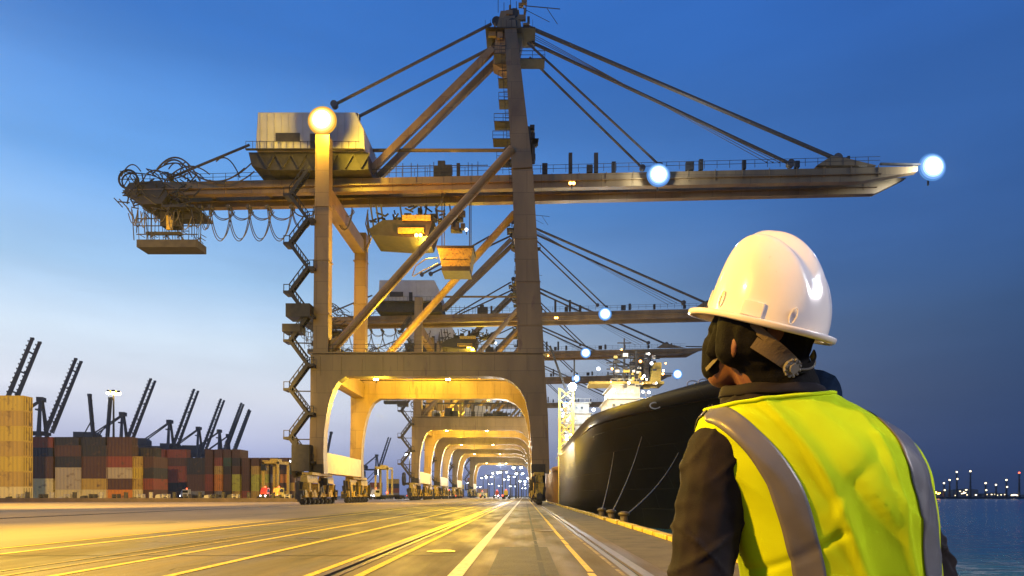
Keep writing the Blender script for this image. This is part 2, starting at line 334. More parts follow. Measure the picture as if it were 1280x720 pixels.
# ------------------------------------------------------------------ the quay crane
Y0, Y1 = 89.0, 109.6
GN, GF = 97.0, 101.2      # the two boom girders
YM = 99.3
def Zt(X, Y=GN): return 48.45+(X+55.3)*.0252
def build_crane():
    root = empty('quay_crane', (-13.2, YM, 0))
    S = lambda mb, name, m=STEEL, par=root, **k: mb.build(name, m, par, **k)
    N = lambda x, y: at(x, y, Y0)
    # portal frames: legs below with curved haunches and the cross beam, one prism each
    px = [(388,443),(388,500),(386,592),(405,592),(404,566),(405,540),(408,518),(412,500),(417,486),(423,476.5),(432,470.5),
          (616,470.5),(630,472.5),(641,478),(650,487),(656,498),(660,514),(662.5,532),(664,560),(665,592),(687,592),(685,520),(680,443)]
    poly = [(N(x,y).x, N(x,y).z) for x, y in px]
    for y0 in (Y0, Y1):
        q = MB(); q.prism(poly, y0, y0+1.7)
        a, b = N(386,442), N(685,442)
        fr = S(q, 'portal_frame')
        q = MB(); q.bx(a.x, b.x, y0-.15, y0+1.85, a.z+.003, a.z+.22)
        for x in range(400, 680, 26): q.bx(N(x,0).x, N(x,0).x+.08, y0-.06, y0-.003, N(0,469).z, N(0,445).z)
        S(q, 'flange', STEEL, fr)
        q = MB()                       # walkway railing on the cross beam
        X = a.x
        while X < b.x: q.beam((X,y0+.1,a.z+.2), (X,y0+.1,a.z+1.3), .05, .05); X += 1.6
        for zz in (.75, 1.3): q.beam((a.x,y0+.1,a.z+zz), (b.x,y0+.1,a.z+zz), .045, .045)
        S(q, 'handrail', STEELD, fr)
    zp = N(0,443).z
    # landside legs above the portal
    for y0, ztop in ((Y0, N(0,168).z), (Y1, 46.3)):
        q = MB(); xc = N(401,0).x
        q.beam((xc-.05, y0+.85, zp+.2), (xc+.2, y0+.85, ztop), 2.1, 1.7, 1.9, 1.6)
        for z in (26.5, 34.0, 41.5): q.box((xc+.08, y0+.85, z), (2.25, 1.85, .12))
        S(q, 'leg')
    # waterside legs: portal to boom, then leaning to the common apex
    apex = Vector((-2.35, YM, 74.5))
    for y0, sg in ((Y0, 1), (Y1, -1)):
        b = Vector((N(664,0).x, y0+.85, zp+.2)); k = Vector((N(653,0).x, y0+.85, Zt(0)-3.2))
        q = MB(); q.beam(b, k, 3.6, 1.7, 2.9, 1.6)
        for z in (25., 31., 37.): 
            t = (z-b.z)/(k.z-b.z); p = b.lerp(k, t); q.box(p, (3.75-t*.7, 1.85, .12))
        S(q, 'leg')
        q = MB(); q.beam(k, apex-Vector((0, sg*.85, 0)), 2.9, 1.6, 1.7, 1.0)
        S(q, 'mast_leg')
    for z in (55, 62, 68.5):              # ties between the mast legs
        t = (z-45.4)/(74.5-45.4); dy = (YM-Y0-.85)*(1-t); X = -.4+t*(-1.95)
        S(MB().beam((X, YM-dy, z), (X, YM+dy, z), .7, .7, up=(0,0,1)), 'mast_tie')
    # sill beams along the rails, cross ties along Y
    a = N(395,0).x; q = MB(); q.bx(a-1.0, a+1.0, Y0+1.75, Y1-.05, 4.4, 7.3); S(q, 'sill_beam', CREAM)
    q = MB(); q.bx(1.0, 2.8, Y0+1.75, Y1-.05, 3.9, 6.6); S(q, 'sill_beam', CREAM)
    for X, z, sx in ((N(401,0).x, zp-1.6, 1.8), (N(664,0).x, zp-1.6, 2.2)):
        S(MB().bx(X-sx/2, X+sx/2, Y0+1.75, Y1-.05, z-1.4, z+1.2), 'cross_beam')
    for X, z in ((N(401,0).x, 44.9), (N(653,0).x, 45.2)):
        S(MB().bx(X-.9, X+.9, Y0+1.75, Y1-.05, z-2.2, z), 'cross_beam')
    # diagonal braces of both side frames, tubular
    for y0 in (Y0, Y1):
        p, r = N(411,438), N(640,182)
        S(MB().tube([(p.x, y0+.85, p.z), (r.x, y0+.85, r.z-.0)], .62, 12), 'diagonal_brace', smooth=False)
        q = MB(); q.prism([(p.x-1, p.z-.8), (p.x+1.6, p.z-.8), (p.x+.9, p.z+2.1), (p.x-1, p.z+1.2)], y0+.7, y0+1.0); S(q, 'gusset_plate')
    # boom girders
    for i, gy in enumerate((GN, GF)):
        xa, xb = at(166, 0, GN).x, at(1112 if i else 1098, 0, GN).x
        q = MB()
        za, zb = Zt(xa), Zt(xb)
        dep = 2.0
        if i:
            q.add([(xa,gy-.55,za-.1),(xb+4.8,gy-.55,zb-.02),(xb-.2,gy-.55,zb-2.5),(-.5,gy-.55,Zt(0)-2.35),(xa,gy-.55,za-2.0),
                   (xa,gy+.55,za-.1),(xb+4.8,gy+.55,zb-.02),(xb-.2,gy+.55,zb-2.5),(-.5,gy+.55,Zt(0)-2.35),(xa,gy+.55,za-2.0)],
                  [(0,1,2,3,4),(9,8,7,6,5),(0,5,6,1),(1,6,7,2),(2,7,8,3),(3,8,9,4),(4,9,5,0)])
        else:
            q.add([(xa,gy-.55,za),(xb+5.6,gy-.55,zb-.35),(xb+5.6,gy-.55,zb-1.1),(xb-3,gy-.55,zb-2.6),(-.5,gy-.55,Zt(0)-2.3),(xa,gy-.55,za-1.9),
                   (xa,gy+.55,za),(xb+5.6,gy+.55,zb-.35),(xb+5.6,gy+.55,zb-1.1),(xb-3,gy+.55,zb-2.6),(-.5,gy+.55,Zt(0)-2.3),(xa,gy+.55,za-1.9)],
                  [(0,1,2,3,4,5),(11,10,9,8,7,6),(0,6,7,1),(1,7,8,2),(2,8,9,3),(3,9,10,4),(4,10,11,5),(5,11,6,0)])
        gd = S(q, 'boom_girder')
        q = MB(); q.beam((xa,gy-.75,za-1.2), (xb,gy-.75,zb-1.55), .38, .12, up=(0,0,1))         # trolley rail bracket
        X = xa+2
        while X < xb: q.box((X, gy-.6, Zt(X)-1.05), (.10, .09, 1.7)); X += 4.1
        S(q, 'stiffener', STEEL, gd)
        q = MB(); X = xa+1; yy = gy-.5 if i == 0 else gy+.5
        while X < xb: q.beam((X,yy,Zt(X)), (X,yy,Zt(X)+1.15), .06, .06); X += 1.9
        for zz in (.6, 1.15): q.beam((xa+1,yy,za+zz), (xb,yy,zb+zz), .05, .05)
        S(q, 'handrail', STEELD, gd)
    for X in range(-58, 56, 9): S(MB().bx(X, X+.6, GN+.56, GF-.56, Zt(X)-.9, Zt(X)-.3), 'girder_tie')
    # machine house with dark undercarriage
    def hx(x): return at(x, 0, 93.5).x
    q = MB(); z0, z1, z2 = at(0,187,93.5).z, at(0,140,93.5).z, Zt(-30)
    q.prism([(hx(319),z0),(hx(456),z0),(hx(455),z0+3.0),(hx(444),z1),(hx(322),z1+.0)], 93.5, 104.6)
    hs = S(q, 'machine_house', HOUSEM, bevel=.12)
    q = MB()
    for k in range(15): q.box((hx(326)+k*1.02, 93.46, (z0+z1)/2), (.05, .07, z1-z0-.4))
    S(q, 'cladding_seam', HOUSEM, hs)
    q = MB(); q.bx(hx(345), hx(375), 93.4, 93.49, z0+1.2, z0+2.4); q.bx(hx(388), hx(396), 93.4, 93.49, z0+.1, z0+2.3); S(q, 'louvre', STEELD, hs)
    q = MB(); q.prism([(hx(308),z0-.02),(hx(458),z0-.02),(hx(459),z0-2.5),(hx(450),z2+.05),(hx(334),z2+.05),(hx(312),z0-2.0)], 94.2, 103.9)
    for k in range(7):
        X = hx(322)+k*2.3; q.beam((X,94.0,z0-.3), (X+1.2,94.0,z2+.3), .18, .14); q.beam((X+2.4,94.0,z0-.3), (X+1.2,94.0,z2+.3), .18, .14)
    S(q, 'house_undercarriage', STEELD, hs)
    q = MB(); X = hx(308)
    for k in range(17): q.beam((X+k,93.3,z0), (X+k,93.3,z0+1.1), .05, .05)
    q.beam((X,93.3,z0+1.1), (X+16.5,93.3,z0+1.1), .05, .05); q.bx(X, X+17.2, 93.1, 93.5, z0-.15, z0-.01); S(q, 'handrail', STEELD, hs)
    # apex head with sheaves and antennas
    q = MB(); q.prism([(-4.9,67.5),(-4.4,72.6),(-3.7,75.6),(-.9,75.8),(-.3,71.5),(-1.2,67.2),(-2.4,66.2)], YM-1.1, YM+1.1)
    for k in range(26): q.box((random.uniform(-5.2,.6), YM+random.uniform(-2,2), random.uniform(71,76.6)), (random.uniform(.2,1.2), .5, random.uniform(.2,1.1)))
    ap = S(q, 'apex_head')
    q = MB()
    for k in range(7): q.cyl((random.uniform(-4.6,.2), YM-1.5+.4*k, random.choice((71.6,73.4,75.2))), (0,1,0), .75, .16, 14)
    for X, h in ((-4.1,2.2),(-3.2,1.5),(-2.2,2.6),(-1.3,1.7),(.2,1.9)): q.beam((X,YM-.9,75.5), (X,YM-.9,75.5+h), .09, .09)
    q.beam((.0,YM-1.2,76.3), (5.4,YM-1.2,75.8), .09, .09); q.beam((3.4,YM-1.2,75.9), (5.0,YM-1.2,73.5), .07, .07); q.beam((-.3,YM-1.2,75.9), (3.8,YM-1.2,73.8), .06, .06)
    q.bx(-6, 1.6, YM-2.2, YM+2.2, 72.2, 72.35)
    for X in [-6+.8*k for k in range(10)]: q.beam((X,YM-2.2,72.3), (X,YM-2.2,73.4), .05, .05)
    S(q, 'sheave', STEELD, ap)
    # stays: near and far of each
    def stay(x1,y1,x2,y2,Ya,Yb,r,name='forestay',n=6):
        p, r2 = at(x1,y1,Ya), at(x2,y2,Yb)
        m = MB().tube([p, r2], r, n)
        m.cyl(r2, (0,1,0), r*2.2, r*3, 10)
        S(m, name, CABLE)
    stay(656,32,1046,199, YM-1, GN, .33); stay(658,50,988,205, YM+1, GF, .28)
    stay(660,54,825,207, YM-.6, GN, .19); stay(662,72,803,210, YM+.6, GF, .21)
    for k in range(3): stay(658,38+k*3,958+8*k,203, YM-.3+k*.3, 98+k, .05, 'hoist_rope', 4)
    stay(614,30,418,131, YM-1, 95, .24, 'backstay'); stay(618,58,446,147, YM+1, 103.4, .26, 'backstay')
    for (x1,y1,x2,y2,Ya,Yb) in ((616,62,461,216,YM-.9,GN),(622,76,474,221,YM+.9,GF)):
        S(MB().beam(at(x1,y1,Ya), at(x2,y2,Yb), .95, .8), 'backstay_strut')
    S(MB().tube([at(457,188,99), at(640,188,99)], .27, 8), 'tie_rod')
    stay(312,181,213,222, GN, GN, .2, 'backstay')
    # ladders, cages and platforms on the mast
    q = MB()
    for z, x0, x1 in ((67.4,-4.6,-2.9),(66.6,-.7,3.0),(63.6,-4.0,-2.6),(60.4,-3.9,-2.3),(57.2,-4.6,-1.9),(54.6,-4.8,-1.6),(51.5,-4.2,-1.0)):
        q.bx(x0, x1, YM-3.5, YM-1.2, z, z+.12)
        for X in (x0, (x0+x1)/2, x1): q.beam((X,YM-3.5,z), (X,YM-3.5,z+1.2), .07, .07)
        q.beam((x0,YM-3.5,z+1.2), (x1,YM-3.5,z+1.2), .07, .07); q.beam((x0,YM-3.5,z+.6), (x1,YM-3.5,z+.6), .05, .05)
    for z in [48+.45*k for k in range(50)]:
        X = -1.8-(z-48)*.07; q.beam((X-.45,YM-3.2,z), (X+.25,YM-3.2,z), .05, .05)
    for dx in (-.45,.25): q.beam((-1.8+dx,YM-3.2,48), (-1.8-20*.07+dx,YM-3.2,70), .07, .07)
    S(q, 'mast_ladder', STEELD)
    q = MB(); 
    for X, z, h, r in ((.55,56.8,7.2,.42),(1.25,56.0,4.6,.3),(-2.7,53.6,2.6,.5)): q.cyl((X,YM-2.6,z-h/2), (0,0,1), r, h, 10)
    for k in range(14): q.box((random.uniform(.1,1.7), YM-2.6, random.uniform(47.5,57)), (random.uniform(.5,1.4),.7,random.uniform(.15,.9)))
    S(q, 'mast_equipment', STEELD)
    # lockers and gear standing on the boom
    q = MB()
    for x, y, wd in ((713,192,.55),(737,207,.9),(745,192,.6),(767,203,.6),(681,205,.8),(573,205,.5),(552,202,1.1),(545,208,.7),(560,207,1.2),(1060,196,.35),(996,202,.7),(930,201,.5),(862,203,1.2),(876,200,.6)):
        p = at(x, y, GN); S(MB().bx(p.x-wd/2, p.x+wd/2, GN-.3, GN+.3, Zt(p.x)+.003, p.z), 'locker', STEELD)
    X = at(485,0,GN).x
    while X < at(600,0,GN).x: q.beam((X,GN,Zt(X)), (X,GN,Zt(X)+random.uniform(1.2,2.4)), .09, .09); X += random.uniform(.5,1.6)
    q.beam((at(480,0,GN).x,GN,Zt(-18)+1.7), (at(610,0,GN).x,GN,Zt(-6)+1.6), .09, .09)
    S(q, 'cable_support', STEELD)
    p, r = at(1044,198,GN), at(1060,205,GN); q = MB(); q.prism([(p.x-3,Zt(p.x)),(p.x-.8,Zt(p.x)+1.4),(p.x+1,Zt(p.x)+1.2),(p.x+6,Zt(p.x)+.0)], GN-.5, GN+.5); S(q, 'stay_anchor')
    S(MB().beam(at(1100,205,GN), at(1160,206,GN), .3, .3), 'lamp_arm', STEELD)
    # rear tip: reel, framework, hanging maintenance bar
    q = MB(); c = at(160,224,GN)
    q.tube([c+Vector((math.cos(a)*1.4, 0, math.sin(a)*1.4)) for a in [2*math.pi*k/20 for k in range(20)]], .16, 5, True)
    q.tube([c+Vector((math.cos(a)*1.3, .6, math.sin(a)*1.2)) for a in [2*math.pi*k/16 for k in range(16)]], .12, 5, True)
    for k in range(6): a = k*1.047; q.beam(c, c+Vector((math.cos(a)*1.35,0,math.sin(a)*1.35)), .1, .1)
    S(q, 'cable_reel', STEELD)
    q = MB(); p0 = at(168,228,GN); 
    q.prism([(at(158,0,GN).x, at(0,244,GN).z),(at(166,0,GN).x, at(0,232,GN).z),(at(206,0,GN).x, at(0,229,GN).z),(at(214,0,GN).x, at(0,246,GN).z),(at(206,0,GN).x, at(0,258,GN).z),(at(180,0,GN).x, at(0,259,GN).z)], GN-.9, GF+1.2)
    q.bx(at(206,0,GN).x, at(246,0,GN).x, GN-.9, GF+1, at(0,262,GN).z, at(0,259,GN).z)
    for k in range(130):
        x, y = random.uniform(153,244), random.uniform(224,266); p = at(x, y, GN+random.uniform(-1.6,1)); q.beam(p, p+Vector((random.uniform(-1.9,1.9), random.uniform(-1,1), random.uniform(-1.6,1.6))), .14, .14)
    S(q, 'rear_platform', STEELD)
    q = MB(); b0, b1 = at(178,309,99), at(252,309,99)
    q.bx(b0.x, b1.x, 97.5, 100.5, b0.z-.55, b0.z+.6); S(q, 'hanging_bar', STEELD)
    q = MB(); X = b0.x+.2
    zb = b0.z+.6
    k = 0
    while X < b1.x:
        dz = random.uniform(3.2,5.8); yy = random.choice((97.8,99,100.2)); q.tube([(X,yy,zb),(X+random.uniform(-.3,.3),yy,zb+dz*.5),(X+random.uniform(-.2,.2),yy,zb+5.6)], .055, 4)
        q.beam((X,yy,zb+.9+(k%3)*.5), (X+.9,yy,zb+.4+(k%2)), .1, .1); X += random.uniform(.25,.5); k += 1
    for zz in (.9, 2.2, 3.3): q.beam((b0.x-.2,97.8,zb+zz), (b1.x,97.8,zb+zz), .12, .12)
    for x in (165,172,180,240,247): p = at(x,262,98.5); q.beam(p, p-Vector((random.uniform(-.4,.4),0,random.uniform(3,5))), .1, .1)
    q.box(at(215,275,99), (2.6,2.0,2.4)); q.box(at(205,292,99), (5.4,.5,.4)); q.box(at(232,271,99), (4.2,2,1.4))
    S(q, 'hanging_rods', STEELD)
    S(MB().box(at(212,278,97.6), (.9,.25,2.2)), 'yellow_motor', YELLOWP)
    # cables looping above the rear girder
    def arc(x1,y1,x2,y2,sag,Y,r=.1,name='loose_cable'):
        p, r2 = at(x1,y1,Y), at(x2,y2,Y); pts = [p.lerp(r2,t/14)-Vector((0,0,sag*4*(t/14)*(1-t/14))) for t in range(15)]
        S(MB().tube(pts, r, 5), name, CABLE)
    arc(196,212,250,226,-2.6,96,.13); arc(205,206,240,222,-1.6,98,.13); arc(238,214,306,210,1.8,96,.12); arc(250,222,318,200,1.6,97,.1); arc(270,202,300,222,-1.6,98,.1); arc(190,218,236,210,-1.2,97,.1)
    for k in range(14): x_ = random.uniform(148,232); arc(x_, random.uniform(210,226), x_+random.uniform(10,42), random.uniform(214,228), random.uniform(-1.6,1.4), random.uniform(95.5,101), .09)
    for k in range(12): x_ = random.uniform(160,240); arc(x_, random.uniform(258,268), x_+random.uniform(4,20), random.uniform(260,272), random.uniform(1.0,3.6), random.uniform(96,100), .07)
    arc(205,228,262,218,-1.8,96.5,.1); arc(262,225,318,214,1.2,96,.1)
    for k, (x0, x1) in enumerate(((250,262),(262,288),(285,312),(310,338),(334,364),(364,392),(420,440))):       # festoon loops
        sag = (5.2 if 0 < k < 5 else 3.5)
        p, r2 = at(x0,259,98.2), at(x1,259,98.2)
        m = MB()
        for j, s2 in enumerate((sag, sag*.9, sag*.3, sag*.22)):
            pts = []
            for t in range(17):
                u = t/16; z = -s2*(math.sin(math.pi*u))**.7; pts.append(Vector((p.x+(r2.x-p.x)*(u-.03*math.sin(2*math.pi*u)), 98.2+j*.5, p.z+z)))
            m.tube(pts, .07, 5)
        m.box((p.x,98.6,p.z+.1), (.5,1.2,.5))
        S(m, 'festoon_cable', CABLE)
    # trolley with hoist gear and the operator's cab
    q = MB(); T = lambda x, y: at(x, y, 97.5)
    q.prism([(T(462,0).x,T(0,291).z),(T(480,0).x,T(0,279).z),(T(543,0).x,T(0,277).z),(T(536,0).x,T(0,299).z),(T(512,0).x,T(0,300).z),(T(466,0).x,T(0,297).z)], 96.4, 103)
    for k in range(60):
        p = T(random.uniform(468,566), random.uniform(256,282)); q.beam(p+Vector((0,random.uniform(-1,4),0)), p+Vector((random.uniform(-1.4,1.4),random.uniform(-1,3),random.uniform(-1.3,1.2))), .2, .2)
    for k in range(12): q.box(T(random.uniform(490,560), random.uniform(262,276))+Vector((0,random.uniform(0,3),0)), (random.uniform(.4,1.7),1,random.uniform(.4,1.2)))
    for k in range(12): q.box(T(random.uniform(562,580), random.uniform(264,285))+Vector((0,random.uniform(0,2),0)), (random.uniform(.5,1.3),.7,random.uniform(.5,1.3)))
    for x in (463,470,476,500,545,562): q.beam(T(x,256), T(x+4,284), .22, .22)
    tr = S(q, 'trolley', STEELD)
    q = MB(); q.bx(T(500,0).x,T(532,0).x,95.9,96.35,T(0,296).z,T(0,290).z); q.bx(T(505,0).x,T(540,0).x,96.0,96.35,T(0,280).z,T(0,274).z); S(q, 'hoist_drum', YELLOWP, tr)
    q = MB(); 
    for k in range(5): q.tube([T(460,262+5*k), T(457+2*k,280+4*k), T(463-k,300+3*k), T(455+k,312+k)], .09, 4)
    S(q, 'loose_cable', CABLE, tr)
    c0, c1 = at(548,313,98), at(592,341,98)
    q = MB(); q.add([(c0.x,97,c0.z),(c1.x,97,c0.z),(c1.x-.5,97.3,c1.z+.7),(c0.x+.6,97.3,c1.z+.7),(c0.x,101,c0.z),(c1.x,101,c0.z),(c1.x-.5,101,c1.z+.7),(c0.x+.6,101,c1.z+.7)],
                    [(0,1,2,3),(7,6,5,4),(0,4,5,1),(1,5,6,2),(2,6,7,3),(3,7,4,0)])
    cb = S(q, 'operator_cab', YELLOWP, bevel=.06)
    q = MB(); q.bx(c0.x-.15,c1.x+.15,96.8,101.2,c0.z+.003,c0.z+.28); q.bx(c0.x+.6,c1.x-.5,97.1,101,c1.z,c1.z+.697); S(q, 'cab_floor', STEELD, cb)
    q = MB(); zc = (c0.z+c1.z)/2+.2; q.bx(c0.x+.5,c1.x-.45,97.06,97.14,zc-.15,zc+.35); S(q, 'cab_window', EM_WIN if False else YELLOWP, cb)
    q = MB()
    for X, yy in ((c0.x+.6,97.6),(c1.x-.6,97.6),(c0.x+.6,100.4),(c1.x-.6,100.4)): q.beam((X,yy,c0.z+.28), (X,yy,Zt(X)-2.1), .13, .13)
    S(q, 'cab_hanger', STEELD, cb)
    q = MB(); s0 = at(548,322,98); 
    q.tube([s0, s0+Vector((-1.9,0,-.2)), s0+Vector((-3.5,0,-1.3)), s0+Vector((-4.0,0,-2.8))], .09, 5); q.tube([s0-Vector((0,0,.9)), s0+Vector((-2.2,0,-1.9)), s0+Vector((-3.9,0,-2.9))], .09, 5); S(q, 'loose_cable', CABLE, cb)
    # zigzag staircase beside the landside leg
    z = 46.0; side = 0; xr, xl = at(391,0,Y0).x-.1, at(365,0,Y0).x
    while z > 8.5:
        a, b = (xr-.3, xl) if side == 0 else (xl, xr-.3)
        q = MB(); z2 = z-3.35
        for yy in (Y0-1.0, Y0-.1): 
            q.beam((a,yy,z), (b,yy,z2), .42, .12); q.beam((a,yy,z+1.05), (b,yy,z2+1.05), .12, .10)
            for t in (0,.25,.5,.75,1): q.beam((a+(b-a)*t,yy,z+(z2-z)*t), (a+(b-a)*t,yy,z+(z2-z)*t+1.05), .09, .09)
        for t in range(11): q.box((a+(b-a)*t/11, Y0-.55, z+(z2-z)*t/11), (.26,.9,.10))
        sg = 1 if b > a else -1
        q.box((b+sg*.35, Y0-.1, z2), (1.0,1.9,.35)); q.beam((b+sg*.8,Y0-.9,z2), (b+sg*.8,Y0-.9,z2+1.1), .09, .09); q.beam((b+sg*.1,Y0-.9,z2+1.05), (b+sg*.8,Y0-.9,z2+1.05), .09, .09)
        S(q, 'stair_flight', STEELD)
        if random.random() < .5 or z < 30:
            q = MB(); q.beam((b,Y0-.05,z2-.1), (xr+.1,Y0+.2,z2-.1), .14, .2); S(q, 'stair_bracket', STEELD)
        z = z2; side = 1-side
        if 24 < z < 27.4:
            q = MB(); q.bx(xl-.3, xr+.2, Y0-1.6, Y0+1.2, z-.2, z+1.6); q.bx(xl-.9, xr-1.2, Y0-1.3, Y0+.9, z-2.2, z-1.1); S(q, 'stair_landing', STEELD)
    q = MB(); q.bx(xl+.6, xl+1.1, Y0-1.1, Y0-.6, 5.2, 9.0); q.bx(xl+.5, xr+.1, Y0-1.6, Y0-.1, 4.6, 8.2); S(q, 'electrical_cabinet', STEELD)
    # bogies: four per corner, wheels as sub-parts
    for cx, cy in ((N(395,0).x, Y0), (N(395,0).x, Y1), (1.9, Y0), (1.9, Y1)):
        for k in range(4):
            y = cy-5.2+3.6*k+.85
            q = MB(); q.prism([(0,0)]*0 or [(cx-.55,1.0),(cx+.55,1.0),(cx+.45,2.0),(cx-.45,2.0)], y-1.45, y+1.45)
            q.bx(cx-.65,cx+.65,y-.35,y+.35,1.7,2.9); q.bx(cx-1.05,cx-.56,y-.6,y+.2,.9,1.9); q.box((cx+.72,y+.5,1.4), (.3,.6,.7))
            bo = S(q, 'bogie', YELLOWP, bevel=.04)
            for s2 in (-.85, .85):
                q = MB(); q.cyl((cx,y+s2,.42), (1,0,0), .40, .5, 14); q.cyl((cx,y+s2,.42), (1,0,0), .24, .8, 10)
                S(q, 'wheel', STEELD, bo)
        q = MB()
        for y in (cy-3.5+.85, cy+3.7+.85): q.prism([(cx-.5,2.95),(cx+.5,2.95),(cx+.4,3.9),(cx-.4,3.9)], y-2.2, y+2.2)
        q.bx(cx-.7,cx+.7,cy-3.6,cy+5.4,3.95,4.35)
        S(q, 'equaliser_beam', YELLOWP, bevel=.04)
        q = MB(); q.bx(cx-1.0, cx+.95, cy-.1, cy+1.75, 4.36, 5.6)
        for k in range(22):
            yy = cy-6.2+13.4*k/21+random.uniform(-.3,.3); xx = cx+random.uniform(-1.05,1.05); z0 = random.uniform(.35,1.6); q.beam((xx,yy,z0), (xx+random.uniform(-.3,.3),yy+random.uniform(-.5,.5),z0+random.uniform(.8,3)), random.uniform(.12,.42), random.uniform(.12,.5))
        for k in range(7): q.box((cx+random.uniform(-.9,.9), cy+random.uniform(-6,7), random.uniform(1,3.6)), (random.uniform(.3,1),random.uniform(.3,1.2),random.uniform(.3,1)))
        for yy in (cy-6.9, cy+8.4): q.box((cx,yy,1.1), (.7,.5,.7)); q.beam((cx,yy,1.1),(cx,yy+(1 if yy<cy else -1)*1.4,1.5),.4,.4)
        S(q, 'bogie_gear', STEELD)
    q = MB(); c = Vector((N(375,0).x-.6, Y0+.4, 5.4)); q.cyl(c, (1,0,0), 1.7, .5, 20); q.bx(c.x-.3,c.x+2.1,c.y-.4,c.y+.4,3.9,4.5); S(q, 'power_cable_reel', STEELD)
    return root

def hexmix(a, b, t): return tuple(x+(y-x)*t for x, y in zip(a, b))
GLARE_RINGS = {}  # lens emission fades ring by ring to a tint, painting in lamp glare
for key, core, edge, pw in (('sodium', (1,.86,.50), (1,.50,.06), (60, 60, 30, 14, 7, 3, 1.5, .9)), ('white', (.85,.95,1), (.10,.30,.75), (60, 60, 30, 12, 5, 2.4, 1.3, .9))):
    GLARE_RINGS[key] = [emis('lens_glare_'+key, hexmix(core, edge, (i/7)**.8), p_) for i, p_ in enumerate(pw)]
def flood(root, p, _, size, m, name='floodlight', nx=3, nz=2):
    """a floodlight facing -Y (towards us): a bank of small heads, or one big dish whose lens rings dim and tint outward as painted glare"""
    q = MB(); p = Vector(p)
    if nx*nz >= 7:
        Rd = size*1.75; nr = 8; n = 40
        q.cyl(p+Vector((0,.45*size,0)), (0,1,0), Rd, size*.8, 32, r2=Rd*.45)
        q.beam(p+Vector((0,.8*size,-Rd*1.1)), p+Vector((0,.8*size,Rd*.9)), .2, .2)
        f = q.build(name, STEELD, root)
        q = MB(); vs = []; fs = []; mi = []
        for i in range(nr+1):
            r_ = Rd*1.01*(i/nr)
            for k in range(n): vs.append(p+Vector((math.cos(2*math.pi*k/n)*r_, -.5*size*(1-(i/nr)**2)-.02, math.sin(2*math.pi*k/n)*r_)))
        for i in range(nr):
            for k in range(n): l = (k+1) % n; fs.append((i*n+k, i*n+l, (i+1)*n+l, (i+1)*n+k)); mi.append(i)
        g = MB().add(vs, fs).build('lens_glare', GLARE_RINGS['sodium' if m is EM_SOD else 'white'], f)
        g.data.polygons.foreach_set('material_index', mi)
        return f
    g2 = MB(); pos = [((i-(nx-1)/2)*size*1.02, (j-(nz-1)/2)*size*1.02) for i in range(nx) for j in range(nz)]
    for dx, dz in pos:
        c = p+Vector((dx, 0, dz))
        q.cyl(c+Vector((0,.3*size,0)), (0,1,0), size*.5, size*.6, 12, r2=size*.28)
        g2.sphere(c, (size*.485, size*.16, size*.485), 14, 8)
    q.box(p+Vector((0,.62*size,0)), (size*nx*.9, .12, .12)); q.beam(p+Vector((0,.62*size,-size*1.4)), p+Vector((0,.62*size,size*.8)), .14, .14)
    f = q.build(name, STEELD, root); g2.build('lamp_glass', m, f)
    return f

crane = build_crane()
tag(crane, 'nearest and largest quay crane, its whole boom stretching over the lane', 'crane', 'ship to shore cranes along the quay')
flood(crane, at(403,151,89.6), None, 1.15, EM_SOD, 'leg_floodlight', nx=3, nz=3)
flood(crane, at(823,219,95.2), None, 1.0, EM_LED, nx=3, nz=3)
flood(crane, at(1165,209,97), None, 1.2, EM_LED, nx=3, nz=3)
flood(crane, at(715,229,96.2), None, .5, EM_ORG, nx=2, nz=1)
flood(crane, at(1079,227,100.4), None, .4, EM_LEDS, nx=3, nz=1)
flood(crane, at(523,294,95.6), None, .6, EM_ORG, nx=2, nz=1)
flood(crane, at(583,287,98), None, .45, EM_LEDS, nx=1, nz=1)
flood(crane, at(426,285,109), None, .5, EM_LEDS, nx=1, nz=1)
# lamps fixed under the portal beam and in the legs
for x in (470, 560): flood(crane, at(x,474,91.5), None, .35, EM_SOD, nx=2, nz=1)
t_crane = tree_of(crane)
labels = ('second crane along the quay, its machine house framed inside the nearest crane',
          'third crane along the quay, framed inside the second portal',
          'fourth crane down the quay with boom just above the ship',
          'farthest small crane at the bright end of the quay')
zpt = at(0,443,89).z+.21
SK = ('leg_floodlight', 'operator_cab', 'electrical_cabinet')
cranes = [crane]
for i, (dy, lb) in enumerate(zip((73, 119, 166, 240), labels)):
    c = copy_tree(t_crane, None, SK)
    if i < 4:
        rg = random.Random(20+i); n_ = 0
        o_ = c; org = Vector((1.2 if i == 0 else .5*i, dy, 0))
        for k in range(16):
            x_ = rg.uniform(-25,0); w_ = rg.uniform(.5,2.8); h_ = rg.uniform(1,3.4)
            g_ = MB().bx(x_, x_+w_, 90.2, 91.6+rg.uniform(0,2), zpt, zpt+h_).build('portal_cabinet', rg.choice((STEELD, HOUSEM, STEELD)), crane); g_.parent = c
        q = MB()
        for k in range(26): q.beam((-27+k*1.05, 90, zpt), (-27+k*1.05+.5, 90, zpt+3.6), .12, .12)
        q.beam((-27,90,zpt+3.6), (0,90,zpt+3.6), .35, .35); g_ = q.build('portal_truss', STEELD, crane); g_.parent = c
    c.location = crane.location+Vector((1.2 if i == 0 else .5*i, dy, 0)); c['label'] = lb; cranes.append(c)
